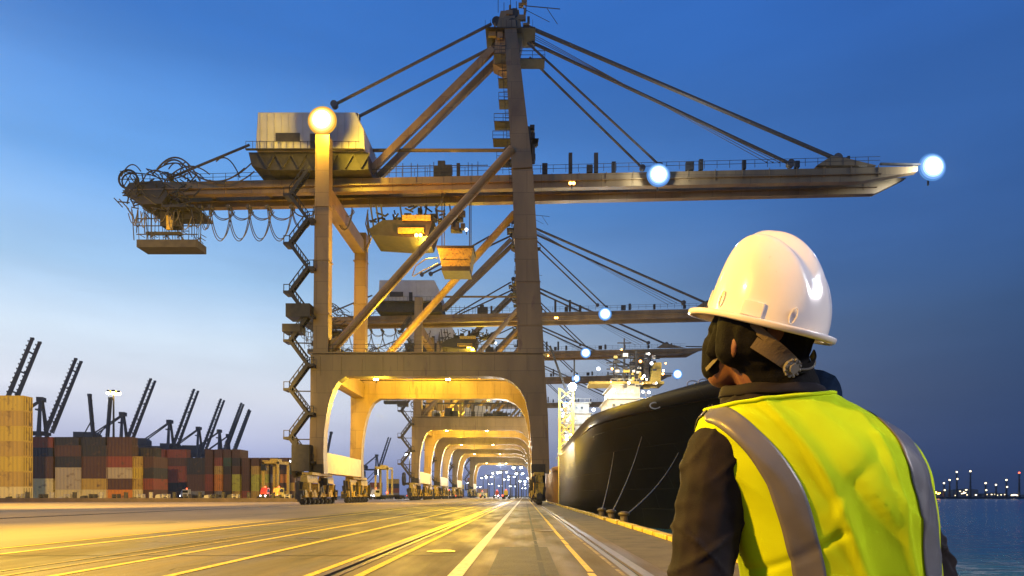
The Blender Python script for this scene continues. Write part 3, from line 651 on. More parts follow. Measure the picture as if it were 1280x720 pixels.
# real light of those lamps
lamp('POINT', at(403,151,87.4), 13000, SOD, 1.0, parent=crane)
lamp('POINT', at(823,222,93.8), 4500, LED, .8, parent=crane)
lamp('POINT', at(1168,210,95), 7000, LED, .8, parent=crane)
lamp('POINT', at(523,300,94), 4000, (1,.4,.06), .4, parent=crane)
for i, c in enumerate(cranes):
    o = c.location
    for x, e in ((-23, 11000 if i < 2 else 3500), (-8, 11000 if i < 2 else 3500)):        # portal lamps shine down and back onto the far frame
        lamp('SPOT', o+Vector((x+13.2, -8.0, 17.2)), e, SOD if i < 2 else (.8,.95,.7), .5, target=o+Vector((x+13.2+2, 12, 6)), parent=c, spot=150, blend=.6)
    lamp('POINT', o+Vector((-3, -1, 25)), 20000, SOD, .6, parent=c)
    if i < 2: lamp('POINT', o+Vector((-2, 0, 40)), 12000, SOD, .6, parent=c)
    lamp('POINT', o+Vector((-9, -1, 14)), 5000, SOD, .5, parent=c)
    if i: lamp('SPOT', o+Vector((20, -5, 44)), 12000, LED, .5, target=o+Vector((14,-10,0)), parent=c, spot=130)

# ------------------------------------------------------------------ raised-boom cranes far left
def raised_crane():
    r = empty('raised_boom_crane', (0,0,0)); D = DARKFAR; B = lambda q, n: q.build(n, D, r)
    for x in (0, -26):
        for y in (-9, 9): B(MB().beam((x,y,0), (x,y,42), 2.2, 1.8), 'leg')
    for y in (-9, 9):
        B(MB().beam((-26,y,17), (0,y,17), 2.2, 1.6), 'portal_beam'); B(MB().beam((-25,y,18), (-1,y,42), .9, .9), 'diagonal_brace')
    for y in (-5.2, 5.2):
        B(MB().beam((-48,y,44), (2,y,44), 2.2, 1.2), 'rear_girder')
        p = Vector((2.5,y,45)); d = Vector((math.cos(R(71)),0,math.sin(R(71)))); q = MB(); n = Vector((-d.z,0,d.x))
        L_ = 54; q.beam(p-n*1.1, p+d*L_-n*.7, .5, .5); q.beam(p+n*1.1, p+d*L_+n*.7, .5, .5); q.beam(p, p+d*L_, 1.3, .35)
        for k in range(18):
            a = p+d*(3*k); b = p+d*(3*k+1.5); q.beam(a-n*1.1, b+n*1.0, .3, .3); q.beam(b+n*1.0, a+d*3-n*1.1, .3, .3)
        for k in range(18): q.box(p+d*(3*k+1)+n*1.5, (.5,.5,.9))
        q.box(p+d*L_, (1.9,1.2,1.4)); B(q, 'raised_boom')
    q = MB()
    for t in (8, 20, 33, 46): q.beam(Vector((2.5,-3.4,45))+Vector((math.cos(R(71))*t,0,math.sin(R(71))*t)), Vector((2.5,3.4,45))+Vector((math.cos(R(71))*t,0,math.sin(R(71))*t)), .8, .8, up=(0,0,1))
    B(q, 'boom_tie')
    for y in (-4,4): B(MB().beam((-1,y*1.8,42), (-2,y*.4,68), 2.4, 1.6, 1.5, 1), 'mast_leg')
    for y in (-1.5,1.5): B(MB().beam((-2,y,67), (-30,y*2,45), .9, .8), 'backstay_strut')
    q = MB(); q.bx(-4,0,-3,3,66,69); q.bx(-5,-1,-2,2,60,61); B(q, 'apex_head')
    q = MB(); q.prism([(-36,45.5),(-19,45.5),(-19,50),(-21,52),(-36,52)], -5, 5); B(q, 'machine_house')
    for x in (0,-26):
        for y in (-9,9): B(MB().bx(x-1,x+1,y-4,y+4,0,2), 'bogie')
    return r
rc = raised_crane(); t_rc = tree_of(rc)
RLB = [((45,424), 17, 'raised boom crane towering over the yellow container stack'), ((98,449), 18, 'raised boom crane with a full A frame right of the yellow stack'),
       ((191,474), 13, 'stocky dark raised boom crane right of the glowing lamp mast'), ((245,487), 9, 'tall thin raised boom crane left of the middle of the distant row'),
       ((278,499), 9, 'shorter raised boom crane just right of the tallest thin one'), ((303,504), 13, 'raised boom crane whose top is highest of the close pair'),
       ((312,512), 15, 'raised boom crane at the right end of the distant row'), ((487,546), -8, 'small faint raised boom crane seen between the crane legs')]
for i, ((x, y), rz, lb) in enumerate(RLB):
    c = rc if i == 0 else copy_tree(t_rc)
    Yd = (97-HC)*F/(VY-y); c.rotation_euler = (0,0,R(rz))
    if i == 7: c.scale = (.62,)*3; Yd *= .62
    top = Vector((2.5+54*math.cos(R(71)),0,0))*(c.scale[0]); top.rotate(Euler((0,0,R(rz))))
    c.location = ((x-VX)/F*Yd-top.x, Yd-top.y, 0)
    tag(c, lb, 'crane', 'raised boom cranes in the distance')

# lower jib cranes beside the lamp mast
def jib(x, ytop, lean, Y, lb):
    p = at(x, ytop, Y); r = empty('harbour_crane', (p.x+lean, Y, 0), lb, 'crane', 'slender harbour cranes behind the containers')
    q = MB(); q.beam((p.x+lean,Y,0), (p.x+lean*.85,Y,30), 3, 3, 2.4, 2.4); q.build('mast', DARKFAR, r)
    q = MB(); b = Vector((p.x+lean*.85,Y,30))
    for dy in (-1,1): q.beam(b+Vector((0,dy,0)), p+Vector((0,dy,0)), 1.4, .8)
    for k in range(8): c = b.lerp(p, k/8); q.beam(c-Vector((1,1,0)), c+Vector((1,1,2)), .5, .5)
    q.box(p, (2.2,2.2,2)); q.build('jib', DARKFAR, r)
    q = MB(); q.beam(b.lerp(p,.6), b+Vector((-22,0,-8)), .6, .6); q.bx(b.x-4,b.x+3,Y-3,Y+3,26,31); q.build('counter_strut', DARKFAR, r)
jib(112,494,5,480,'slim harbour crane leaning left behind the containers, left of the lamp mast')
jib(138,498,-4,480,'slim harbour crane leaning right just left of the lamp mast')
jib(414,541,-6,560,'small harbour crane seen through the nearest left portal leg gap')

# ------------------------------------------------------------------ containers
def cont_mat():
    m = bpy.data.materials.new('container_paint'); m.use_nodes = True; nt = m.node_tree; b = nt.nodes['Principled BSDF']; L = nt.links.new
    oi = nt.nodes.new('ShaderNodeObjectInfo'); tc = nt.nodes.new('ShaderNodeTexCoord'); b.inputs['Roughness'].default_value = .55
    n = nt.nodes.new('ShaderNodeTexNoise'); n.inputs['Scale'].default_value = .8; n.inputs['Detail'].default_value = 7; n.noise_dimensions = '4D'
    L(tc.outputs['Object'], n.inputs['Vector']); L(oi.outputs['Random'], n.inputs['W'])
    r = nt.nodes.new('ShaderNodeMapRange'); r.inputs[1].default_value = .55; r.inputs[2].default_value = .75; L(n.outputs['Fac'], r.inputs[0])
    mx = nt.nodes.new('ShaderNodeMix'); mx.data_type = 'RGBA'; L(oi.outputs['Color'], mx.inputs[6]); mx.inputs[7].default_value = (.10,.055,.03,1); L(r.outputs[0], mx.inputs[0]); L(mx.outputs[2], b.inputs['Base Color'])
    return m
CM = cont_mat()
def container(Lx, H):
    """long side along X, doors at +X end"""
    W = 2.44; r = empty('shipping_container', (0,0,0))
    q = MB(); n = int(Lx/.42); pts = []
    for k in range(n+1):
        x = -Lx/2+.12+(Lx-.24)*k/n; pts.append((x, (0 if k % 2 else .07)))
    for s in (-1, 1):
        vs = []; fs = []
        for x, d in pts: vs += [(x, s*(W/2-.03-d), .12), (x, s*(W/2-.03-d), H-.12)]
        for k in range(n): fs.append((2*k, 2*k+2, 2*k+3, 2*k+1))
        q.add(vs, fs)
    q.bx(-Lx/2+.1, Lx/2-.1, -W/2+.1, W/2-.1, .1, H-.1)
    for s in (-1,1):
        q.bx(-Lx/2+.16, Lx/2-.16, s*(W/2)-s*.12, s*W/2, 0, .15); q.bx(-Lx/2+.16, Lx/2-.16, s*(W/2)-s*.1, s*W/2, H-.12, H)
        for e in (-1,1): q.bx(e*Lx/2-e*.16, e*Lx/2, s*W/2-s*.16, s*W/2, 0, H)
    for e in (-1,1): q.bx(e*Lx/2-e*.12, e*Lx/2-e*.01, -W/2+.16, W/2-.16, 0, .14); q.bx(e*Lx/2-e*.12, e*Lx/2-e*.01, -W/2+.16, W/2-.16, H-.14, H)
    q.build('body', CM, r)
    for s in (-1,1):
        d = MB().bx(Lx/2-.09, Lx/2-.04, s*.02, s*(W/2-.18), .16, H-.16).build('door', CM, r)
        q = MB()
        for t in (.3,.75): q.beam((Lx/2-.01, s*W/2*t, .2), (Lx/2-.01, s*W/2*t, H-.2), .05, .05)
        q.build('lock_rod', STEELD, d)
    return r
P20 = container(6.06, 2.59); P40 = container(12.19, 2.9)
T20, T40 = tree_of(P20), tree_of(P40)
def paint(o, c):
    o.color = (*c, 1)
    for k in o.children: paint(k, c)
used = set(); seenl = set()
ORD = ['bottom','second','third','fourth','fifth','sixth','top seventh']
CN = {'cream':(.60,.50,.24),'ochre':(.42,.28,.06),'mustard':(.50,.36,.05),'rust red':(.22,.055,.03),'orange':(.55,.20,.03),'brown':(.085,.04,.025),'grey':(.20,.19,.17),'dark blue':(.016,.024,.045),
      'beige':(.40,.33,.22),'dark green':(.04,.08,.05),'black':(.03,.028,.028),'white':(.7,.68,.62),'yellow green':(.42,.42,.06)}
def put(T, x, y, z, colr, rz, lb, grp):
    proto = T[0]
    o = proto if T[0].name not in used else copy_tree(T)
    used.add(proto.name)
    o.location = (x, y, z); o.rotation_euler = (0,0,rz); paint(o, CN[colr]); tag(o, lb, 'container', grp)
H4 = 2.9
for tier in range(7):     # big yellow stack at the left edge
    c = ('cream','ochre','mustard','ochre','mustard','ochre','mustard')[tier]
    put(T40, at(29-98/2*.83, 0, 122).x-.0, 123.3, H4*tier+.0*tier, c, 0, c+' container, '+ORD[tier]+' tier of the tall yellow stack at the left edge', 'tall yellow container stack')
bpy.context.view_layer.update()
H2 = 2.6
front = [  # x px of left end, end-on?, colours from the ground up
 (33, 0, ['cream','cream','brown','brown']), (68, 0, ['cream','beige','beige','black','brown']), (101, 0, ['cream','ochre','brown','brown','black']),
 (132, 0, ['orange','brown','beige','rust red','brown']), (163, 1, ['cream','ochre','mustard','ochre']), (177, 1, ['brown','rust red','black','brown'])]
names = ['first','second','third','fourth','fifth','sixth','seventh','eighth','ninth','tenth','eleventh','twelfth','thirteenth','fourteenth','fifteenth']
for i, (x, end, cs) in enumerate(front):
    for t, c in enumerate(cs):
        X = at(x, 0, 150).x + (3.0 if not end else 1.3)
        put(T20, X, 151.5+(2 if end else 0), H2*t, c, R(90) if not end and False else (R(-90) if end else 0), c+' container, '+ORD[t]+' tier of the '+names[i]+' stack right of the tall yellow one', 'containers in the nearer left rows')
    for t in range(len(cs), min(6, len(cs)+1)):
        pass
for i, X0 in enumerate((33, 66, 99, 132, 162)):    # a second row behind, one tier higher in places
    n = (6,6,6,6,5)[i]
    for t in range(3, n):
        c = ('black','brown','dark blue','brown','rust red','black')[(t*2+i) % 6]
        put(T20, at(X0,0,157).x+3.2, 158.5, H2*t, c, 0, c+' container, '+ORD[t]+' tier of the '+names[i]+' stack in the dark row behind', 'containers in the dark row behind')
    for t in range(0, 3):
        c = ('brown','black','grey')[t]
        put(T20, at(X0,0,157).x+3.2, 158.5, H2*t, c, 0, c+' container, '+ORD[t]+' tier of the '+names[i]+' stack in the dark row behind', 'containers in the dark row behind')
far = [(176,0,['brown','rust red','brown','rust red','black']),(196,1,['mustard','ochre','rust red','black','brown','rust red']),(209,0,['brown','black','rust red','rust red','brown','rust red']),
 (232,0,['grey','brown','brown','black','black']),(256,1,['brown','rust red','rust red','brown','brown','brown']),(268,1,['grey','orange','orange','ochre','rust red','brown']),
 (279,1,['black','brown','brown','black','dark green','brown']),(290,1,['ochre','yellow green','yellow green','brown','black','brown']),(302,1,['rust red','brown','brown','brown','brown']),
 (314,1,['ochre','yellow green','yellow green','ochre','brown']),(326,1,['yellow green','ochre','yellow green','ochre','brown']),(338,1,['rust red','brown','grey','brown','black']),(350,1,['ochre','brown','orange','brown','brown']),(362,1,['brown','ochre','brown','dark green','brown'])]
for i, (x, end, cs) in enumerate(far):
    for t, c in enumerate(cs):
        put(T20, at(x,0,200).x+(2.9 if not end else 1.25), 200+(3 if end else 1.5), H2*t, c, R(-90) if end else 0, c+' container, '+ORD[t]+' tier of the '+names[i]+' stack in the farther row', 'containers in the farther left rows')
for i, x in enumerate((352, 366, 378)):
    for t in range((3,4,3)[i]):
        c = ('dark green','dark blue','brown','ochre')[(i+t) % 4]
        put(T20, at(x,0,230).x, 233, H2*t, c, R(-90), c+' container, '+ORD[t]+' tier of the '+names[i]+' low stack beside the lamp post', 'low containers near the landside leg')

# low barrier with clutter before the stacks
BAR = mat('barrier_concrete', (.11,.075,.06), .8, c2=(.06,.045,.04), nscale=.5)
q = MB(); q.bx(-330, -41, 118, 118.6, 0, .75); tag(q.build('barrier_wall', BAR), 'low dark barrier wall in front of the container stacks', 'wall')
cm = [mat('debris_pale', (.4,.37,.33), .8), mat('debris_dark', (.06,.055,.05), .8), mat('debris_teal', (.1,.3,.33), .6)]
r_ = random.Random(3)
for k in range(36):
    X = -98+k*1.55+r_.uniform(-.5,.5); q = MB(); h = r_.uniform(.5,1.5); kk = k % 3
    if kk == 0: q.prism([(X-.7,0),(X+.7,0),(X+.4,h),(X-.3,h*.9)], 121.5, 122.5); nm, lb = 'bulk_bag', 'slumped bulk bag behind the barrier wall'
    elif kk == 1:
        for j in range(3): q.bx(X-.6, X+.6, 121.5, 122.5, j*.5, j*.5+.14); q.bx(X-.55, X-.35, 121.5, 122.5, j*.5+.14, j*.5+.5); q.bx(X+.35, X+.55, 121.5, 122.5, j*.5+.14, j*.5+.5)
        nm, lb = 'pallet', 'upright stack of pallets behind the barrier wall'
    else: q.cyl((X,122,.9), (0,0,1), .35, 1.8, 10); q.cyl((X,122,1.82), (0,0,1), .37, .08, 10); q.cyl((X,122,.6), (0,0,1), .37, .08, 10); nm, lb = 'drum', 'steel drum behind the barrier wall'
    o = q.build(nm, cm[r_.choice((0,0,1,1,2)) if k in (13,14,27) else r_.choice((0,1))], base=(X,122,0)); tag(o, lb, nm.replace('_',' '), lb.replace(' behind','s behind'))

# ------------------------------------------------------------------ lamp masts, posts
def mast(x, y, Y, h, m, lb, c, power, n=4, w=.16, off=True, tall=1.0):
    p = at(x, y, Y); X = p.x; z = p.z if off else h
    r = empty('lamp_mast', (X, Y, 0), lb, 'lamp mast', None)
    q = MB().beam((X,Y,0), (X,Y,z), w*2.2, w*2.2, w, w); q.build('pole', STEELD, r)
    q = MB(); q.cyl((X,Y,z), (0,0,1), tall*1.2, .2, 12); q.build('lamp_ring', STEELD, r)
    for k in range(n):
        a = 2*math.pi*k/n; cc = Vector((X+math.cos(a)*tall*1.2, Y+math.sin(a)*tall*1.2, z-.3*tall))
        q = MB(); q.cyl(cc, (math.cos(a),math.sin(a),-.9), tall*.42, tall*.5, 10, r2=tall*.25); f = q.build('lamp_head', STEELD, r)
        q = MB(); q.sphere(cc-Vector((0,0,.12*tall)), tall*.33, 10, 6); q.build('lamp_glass', m, f)
    if power: lamp('POINT', (X,Y,z-1.2), power, c, .6, parent=r)
    return r
mast(142,489,330, 0, EM_SOD, 'tall lamp mast glowing above the container stacks', SOD, 60000, 6, .5, tall=2.3)
mast(369,574,150, 0, EM_LEDS, 'white lamp on a post beside the landside bogies', LED, 4000, 2, .15, tall=.9)
mast(512,566,210, 0, EM_LED, 'bright white lamp between the nearest and second crane legs', LED, 9000, 3, .25, tall=1.4)
mast(557,541,300, 0, EM_LEDS, 'pale lamp under the second portal beam', LED, 6000, 3, .3, tall=1.5)
for i, (x, y, Y) in enumerate(((648,590,300),(652,600,380),(645,582,260),(658,604,420),(638,594,330),(628,588,300),(662,596,360),(610,594,340),(570,604,420),(550,606,460),(654,609,560),(604,596,420),(618,590,380),(632,598,440),(625,606,520),(612,604,560),(640,606,350),(597,607,460),(586,602,400))):
    r = mast(x, y, Y, 0, EM_LED if i < 3 else EM_LEDS, ['white lamp mast highest in the glowing far end of the quay'][0] if False else 'white lamp mast in the glowing far end of the quay', LED, 0, 3, .3, tall=1.6)
    r['group'] = 'lamp masts at the far end of the quay'
lamp('POINT', (-14, 380, 16), 80000, LED, 3)
lamp('POINT', (-6, 300, 9), 14000, (1,.85,.6), 2)
lamp('POINT', (-4, 130, 11), 12000, (1,.9,.75), 1)
for i, (x, n, Y) in enumerate(((470,3,330),(492,4,360),(574,3,400),(590,5,430),(603,2,390),(448,4,300))):
    for t in range(n):
        c = ('brown','grey','rust red','dark blue','ochre')[(i+t) % 5]
        put(T20, at(x,0,Y).x, Y, H2*t, c, 0, c+' container, '+ORD[t]+' tier, '+names[i]+' small stack far down the quay', 'container stacks far down the quay')
# floodlight masts that light this part of the quay from beside and behind the camera
for X, Y, z, c, pw, m, lb, tg, sp in ((-34, 30, 26, SOD, 42000, EM_SOD, 'sodium lamp mast left of the lane', (-20,36,0), 120), (-16, -2.5, 13, (1,.50,.03), 42000, EM_SOD, 'sodium lamp mast behind the viewer on the land side', (-3,5,0), 110),
        (4.4, -.9, 4.8, (1,.90,.90), 760, EM_LED, 'white lamp mast behind the viewer at the quay edge', (.8,1.4,1.5), 50), (-78, 82, 28, SOD, 120000, EM_SOD, 'sodium lamp mast out on the concrete apron', (-60,90,0), 130)):
    r = mast(VX+X/Y*F, 0, Y, z, m, lb, c, 0, 6, .09 if z < 14 else .25, off=False, tall=.35 if z < 14 else .9)
    lamp('SPOT', (X, Y, z-1.2), pw, c, .5, target=tg, parent=r, spot=sp, blend=.8)

lamp('SPOT', (-8, 87, 17), 38000, SOD, .6, target=(-3, 36, 0), parent=crane, spot=80, blend=.9)
lamp('SPOT', (-33.5, 30, 25), 150000, SOD, .5, target=(-4, 15, 0), spot=70, blend=.9)  # added fill spot, no lamp head of its own, gilding the near lanes
# added fill spots without lamp heads, brightening the crane and the stacks
lamp('SPOT', (-34, 30, 25), 66000, SOD, .5, target=(-8, 92, 30), spot=80, blend=.8)
lamp('SPOT', (-34, 30, 24.5), 900000, (1,.60,.12), .5, target=(-92, 150, 0), spot=62, blend=.5)
# ------------------------------------------------------------------ ships
HULL = mat('black_hull_paint', (.006,.006,.007), .34, c2=(.012,.011,.010), nscale=.25, stretch=(1,1,.3), stain=(.02,.013,.009), sscale=.5, sth=.64, bump=.12, bscale=1.2, spec=.25)
nt = HULL.node_tree; bn = nt.nodes['Principled BSDF']; tcn = [x for x in nt.nodes if x.type == 'TEX_COORD'][0]
sx = nt.nodes.new('ShaderNodeSeparateXYZ'); cxn = nt.nodes.new('ShaderNodeCombineXYZ'); nt.links.new(tcn.outputs['Object'], sx.inputs[0]); nt.links.new(sx.outputs[1], cxn.inputs[0]); nt.links.new(sx.outputs[2], cxn.inputs[1])
bk = nt.nodes.new('ShaderNodeTexBrick'); bk.inputs['Scale'].default_value = 1; bk.inputs['Brick Width'].default_value = 7; bk.inputs['Row Height'].default_value = 2.2; bk.inputs['Mortar Size'].default_value = .05; bk.inputs['Mortar Smooth'].default_value = .6
nt.links.new(cxn.outputs[0], bk.inputs['Vector']); b2n = nt.nodes.new('ShaderNodeBump'); b2n.inputs['Strength'].default_value = .7; b2n.inputs['Distance'].default_value = .015; b2n.invert = True
nt.links.new(bk.outputs['Fac'], b2n.inputs['Height']); old = bn.inputs['Normal'].links[0].from_socket; nt.links.new(old, b2n.inputs['Normal']); nt.links.new(b2n.outputs[0], bn.inputs['Normal'])
HULLR = mat('ochre_hull_paint', (.30,.16,.05), .5, c2=(.2,.1,.04), nscale=.3)
DECK = mat('deck_paint', (.12,.05,.035), .7)
WHITE = mat('superstructure_white', (.72,.70,.64), .5, c2=(.6,.57,.5), nscale=.8, stain=(.3,.2,.1), sscale=1.2, sth=.68)
SHIPY = mat('deck_gear_yellow', (.55,.40,.08), .5)
def lerp(a, x):
    for (x0,y0),(x1,y1) in zip(a, a[1:]):
        if x <= x1:
            t = max(0,(x-x0)/(x1-x0)); return y0+(y1-y0)*t
    return a[-1][1]
def ship(yb, ye, Xc, B, dz, m, label, bowtab, wltab, ztab):
    r = empty('cargo_ship', (Xc, (yb+ye)/2, WZ), label, 'ship', 'cargo ships moored along the quay')
    st = [bowtab[0][0]+s for s in (0,.5,1.2,2,3,4.2,5.6,7.2,9,11,13.5,16.5,20,24,28,34,42,55,70)]
    st = [s for s in st if s < ye-yb-1]+[ye-yb-6, ye-yb]
    nz = 12; V = []
    for s in st:
        hd = lerp(bowtab, s)*B/2; hw = lerp(wltab, s)*B/2; zt = lerp(ztab, s)+dz
        if s >= ye-yb-.01: hw *= .7
        stem = 9.0      # the stem rakes back to the waterline
        row = []
        for k in range(nz+1):
            t = k/nz; z = (WZ-3)+(zt-(WZ-3))*t
            yy = yb+s
            tw = min(1, max(0, (z-WZ)/(zt-WZ)))
            h = hw+(hd-hw)*(tw**1.7)
            if s < stem*1.5: yy = yb+s+(stem*(1-tw)**1.2)*(1-s/(stem*1.5))
            row.append((h, yy, z))
        V.append(row)
    vs = []; fs = []
    for row in V:
        for h, yy, z in row: vs.append((Xc-h, yy, z))
    for row in V:
        for h, yy, z in row: vs.append((Xc+h, yy, z))
    n1 = nz+1; off = len(V)*n1
    for i in range(len(V)-1):
        for k in range(nz):
            a = i*n1+k; fs.append((a, a+1, a+n1+1, a+n1)); b = a+off; fs.append((b, b+n1, b+n1+1, b+1))
    e = (len(V)-1)*n1
    fs.append([e+k for k in range(n1)]+[e+off+k for k in range(nz,-1,-1)])
    q = MB(); q.add(vs, fs)
    h = q.build('hull', m, r, smooth=True, weld=True)
    so = h.modifiers.new('thick','SOLIDIFY'); so.thickness = .25; so.offset = -1
    q = MB(); d = [(Xc-max(0,lerp(bowtab,s)*B/2-.3), yb+s+.3, dz-1.2+lerp(ztab,s)*.3) for s in st]; d2 = [(2*Xc-x, y, z) for x, y, z in d]
    n = len(d); q.add(d+d2, [(i, i+1, n+i+1, n+i) for i in range(n-1)]); q.build('deck', DECK, r)
    return r
bt = [(0,0),(1.2,.2),(3,.33),(6,.47),(9,.59),(12,.70),(18,.87),(25,1),(200,1)]
wl = [(0,0),(2,.0),(6,.05),(12,.2),(20,.45),(30,.72),(45,.93),(55,1),(200,1)]
zt = [(0,.6),(4,.4),(8,.1),(14,-.15),(25,-.2),(45,0),(200,0)]
s1 = ship(50, 146, 21.2, 27.4, 10.7, HULL, 'black hulled ship whose high bow rises behind the worker', bt, wl, zt)
s2 = ship(160, 300, 24, 32, 9.5, HULLR, 'ochre hulled ship moored behind the black bow, its side lit yellow', bt, wl, zt)
def block(par, x0, x1, y0, z0, tiers, dx, light=True, dep=14, wm=EM_WIN):
    """accommodation block of stacked decks with window rows and rails"""
    z = z0
    for t in range(tiers):
        i = dx*t; q = MB(); q.bx(x0+i, x1-i, y0+t*.4, y0+dep, z, z+2.7); q.bx(x0+i-.5, x1-i+.5, y0+t*.4-.9, y0+dep, z+2.703, z+2.85)
        b = q.build('deckhouse', WHITE, par)
        q = MB(); X = x0+i+.8
        while X < x1-i-.8: q.bx(X, X+.6, y0+t*.4-.05, y0+t*.4-.004, z+1.1, z+1.8); X += 1.5
        q.build('window', wm if t % 2 == 0 else GLASSD, b)
        q = MB(); X = x0+i-.4
        while X < x1-i+.4: q.beam((X,y0+t*.4-.85,z+2.85), (X,y0+t*.4-.85,z+3.85), .07, .07); X += 1.3
        q.beam((x0+i-.4,y0+t*.4-.85,z+3.85), (x1-i+.4,y0+t*.4-.85,z+3.85), .07, .07); q.build('handrail', WHITE, b)
        z += 2.85
    return z
# black ship: wheelhouse, mast, funnel, cranes posts
z = block(s1, 14.5, 26.5, 128, 9.4, 5, .8)
q = MB(); q.bx(13, 28, 128.5, 134, z, z+.5); q.build('bridge_wing', SHIPY, s1)
q = MB()
for X, h, w_ in ((20.2,9.5,.5),(22.6,7,.8),(24.6,6.2,1.3),(18,5,.35),(18.6,6,.25),(21.5,6.5,.25),(23,6,.25),(26,6,.25)):
    q.beam((X,130,z), (X,130,z+h), w_, w_, w_*.5, w_*.5)
    for k in range(3): q.beam((X-1.4,130,z+h*(.4+.25*k)), (X+1.4,130,z+h*(.4+.25*k)), .2, .2)
q.build('radar_mast', STEELD, s1)
q = MB(); q.prism([(22,z+.5),(26.5,z+.5),(26.1,z+6),(22.6,z+6)], 132, 138); q.build('funnel', DARKFAR, s1)
q = MB(); q.prism([(25.2,z+.5),(27.4,z+.5),(27.6,z+4.4),(26.0,z+4.4)], 129, 131.5); q.build('funnel_casing', SHIPY, s1)
rr_ = random.Random(5)
q = MB(); 
for k in range(60):
    p = Vector((18.5+1.5*(k%6)+rr_.uniform(-.2,.2), rr_.uniform(127,130), rr_.uniform(z-1,z+6))); MB().box(p, (rr_.uniform(.3,1.3),.4,rr_.uniform(.12,.7))).build('deck_fitting', (STEELD, SHIPY, WHITE, STEELD, DARKFAR)[k%5], s1)
q = MB()
for k in range(16): q.sphere((rr_.uniform(14,27), 124.5, rr_.uniform(z-9,z+6.5)), rr_.uniform(.16,.34), 8, 5)
q.build('deck_lamp', EM_LEDS, s1)
q = MB()
for k in range(12): q.sphere((rr_.uniform(15,28), 124.4, rr_.uniform(z-6,z+7)), rr_.uniform(.12,.28), 8, 5)
q.build('deck_lamp', EM_ORG, s1)
q = MB()
for y, x in ((100,20),(112,14),(118,26),(90,24)):
    q.bx(x-2,x+2,y-1,y+1,9.5,13.2); q.beam((x,y,13),(x+4,y-1,16),.4,.4)
q.build('hatch_gear', SHIPY, s1)
q = MB()     # bulwark marks near the bow: hawse pipe and rail fairleads
for (x, y, Y) in ((819,507,61.5), (866,480,57.3), (880,478,56)):
    p = at(x, y, Y-.35); q.tube([p+Vector((math.cos(a)*.5,0,math.sin(a)*.3)) for a in [2*math.pi*k/12 for k in range(12)]], .07, 5, True)
q.build('fairlead', WHITE, s1)
lamp('POINT', (20, 120, 22), 6000, (1,.82,.5), 1, parent=s1); lamp('POINT', (17, 121, 32), 3500, LED, 1, parent=s1)
# ochre ship: deckhouse and lattice
z = block(s2, 9.5, 19, 170, 9, 6, .35)
q = MB()
for k in range(9): q.beam((9,166,2+3*k), (12.5,166,5+3*k), .35, .35); q.beam((12.5,166,2+3*k), (9,166,5+3*k), .35, .35)
for X in (9,12.5): q.beam((X,166,-1), (X,166,29), .6, .6)
q.build('lattice_tower', SHIPY, s2)
q = MB(); q.beam((10.5,166,29), (6.5,166,40), .5, .5); q.beam((13,168,27), (13,168,37), .4, .4); q.build('derrick', STEELD, s2)
q = MB()
for k in range(14): q.sphere((rr_.uniform(8.6,18), 165, rr_.uniform(8,31)), rr_.uniform(.2,.45), 8, 5)
q.build('deck_lamp', EM_LEDS, s2)
q = MB(); q.sphere((11.9,160,28.4), 1.0, 12, 8); q.build('searchlight', EM_LED, s2)
lamp('POINT', (12, 160, 26), 7000, LED, 1, parent=s2); lamp('POINT', (8, 158, 12), 9000, (1,.72,.2), 1, parent=s2)
# mooring ropes and bollards
ROPE = mat('mooring_rope', (.22,.20,.17), .8)
BOL = mat('bollard_paint', (.16,.12,.03), .5, stain=(.05,.04,.03), sscale=6, sth=.5)
for i, ((x0,y0),(x1,y1,Y1_),lb) in enumerate((((752,0),(768,560,79),'left'), ((764,0),(802,546,66),'middle'), ((780,0),(848,566,58),'right'))):
    Yb = (4.35)*F/(x0-VX)
    b = Vector((4.35, Yb, .35)); t = at(x1, y1, Y1_)
    ro = empty('bollard', (4.35,Yb,0), 'squat yellow bollard at the quay edge tying the %s mooring rope' % lb, 'bollard', 'bollards on the quay edge')
    q = MB(); q.cyl((4.35,Yb,.2), (0,0,1), .2, .4, 14, r2=.15); q.cyl((4.35,Yb,.03), (0,0,1), .32, .06, 14); q.build('post', BOL, ro)
    q = MB(); q.sphere((4.35,Yb,.46), (.27,.27,.12), 14, 8); q.build('cap', BOL, ro, smooth=True)
    pts = [b.lerp(t, k/12)-Vector((0,0,.5*4*(k/12)*(1-k/12))) for k in range(13)]
    q = MB(); q.tube(pts, .035, 6); tag(q.build('mooring_rope', ROPE, base=b), 'pale mooring rope slanting up the black hull, %s of the three' % lb, 'rope', 'mooring ropes')
# fenders on the quay wall and a bollard further off
for i, Y in enumerate((24, 36, 60, 80)):
    q = MB(); q.cyl((QX+.45,Y,-1.0), (0,0,1), .42, 1.7, 14); q.cyl((QX+.1,Y,-1.0), (1,0,0), .2, .5, 8)
    tag(q.build('fender', RUBBER, base=(QX+.45,Y,-1.8)), 'black rubber fender hanging on the quay wall', 'fender', 'fenders on the quay wall')

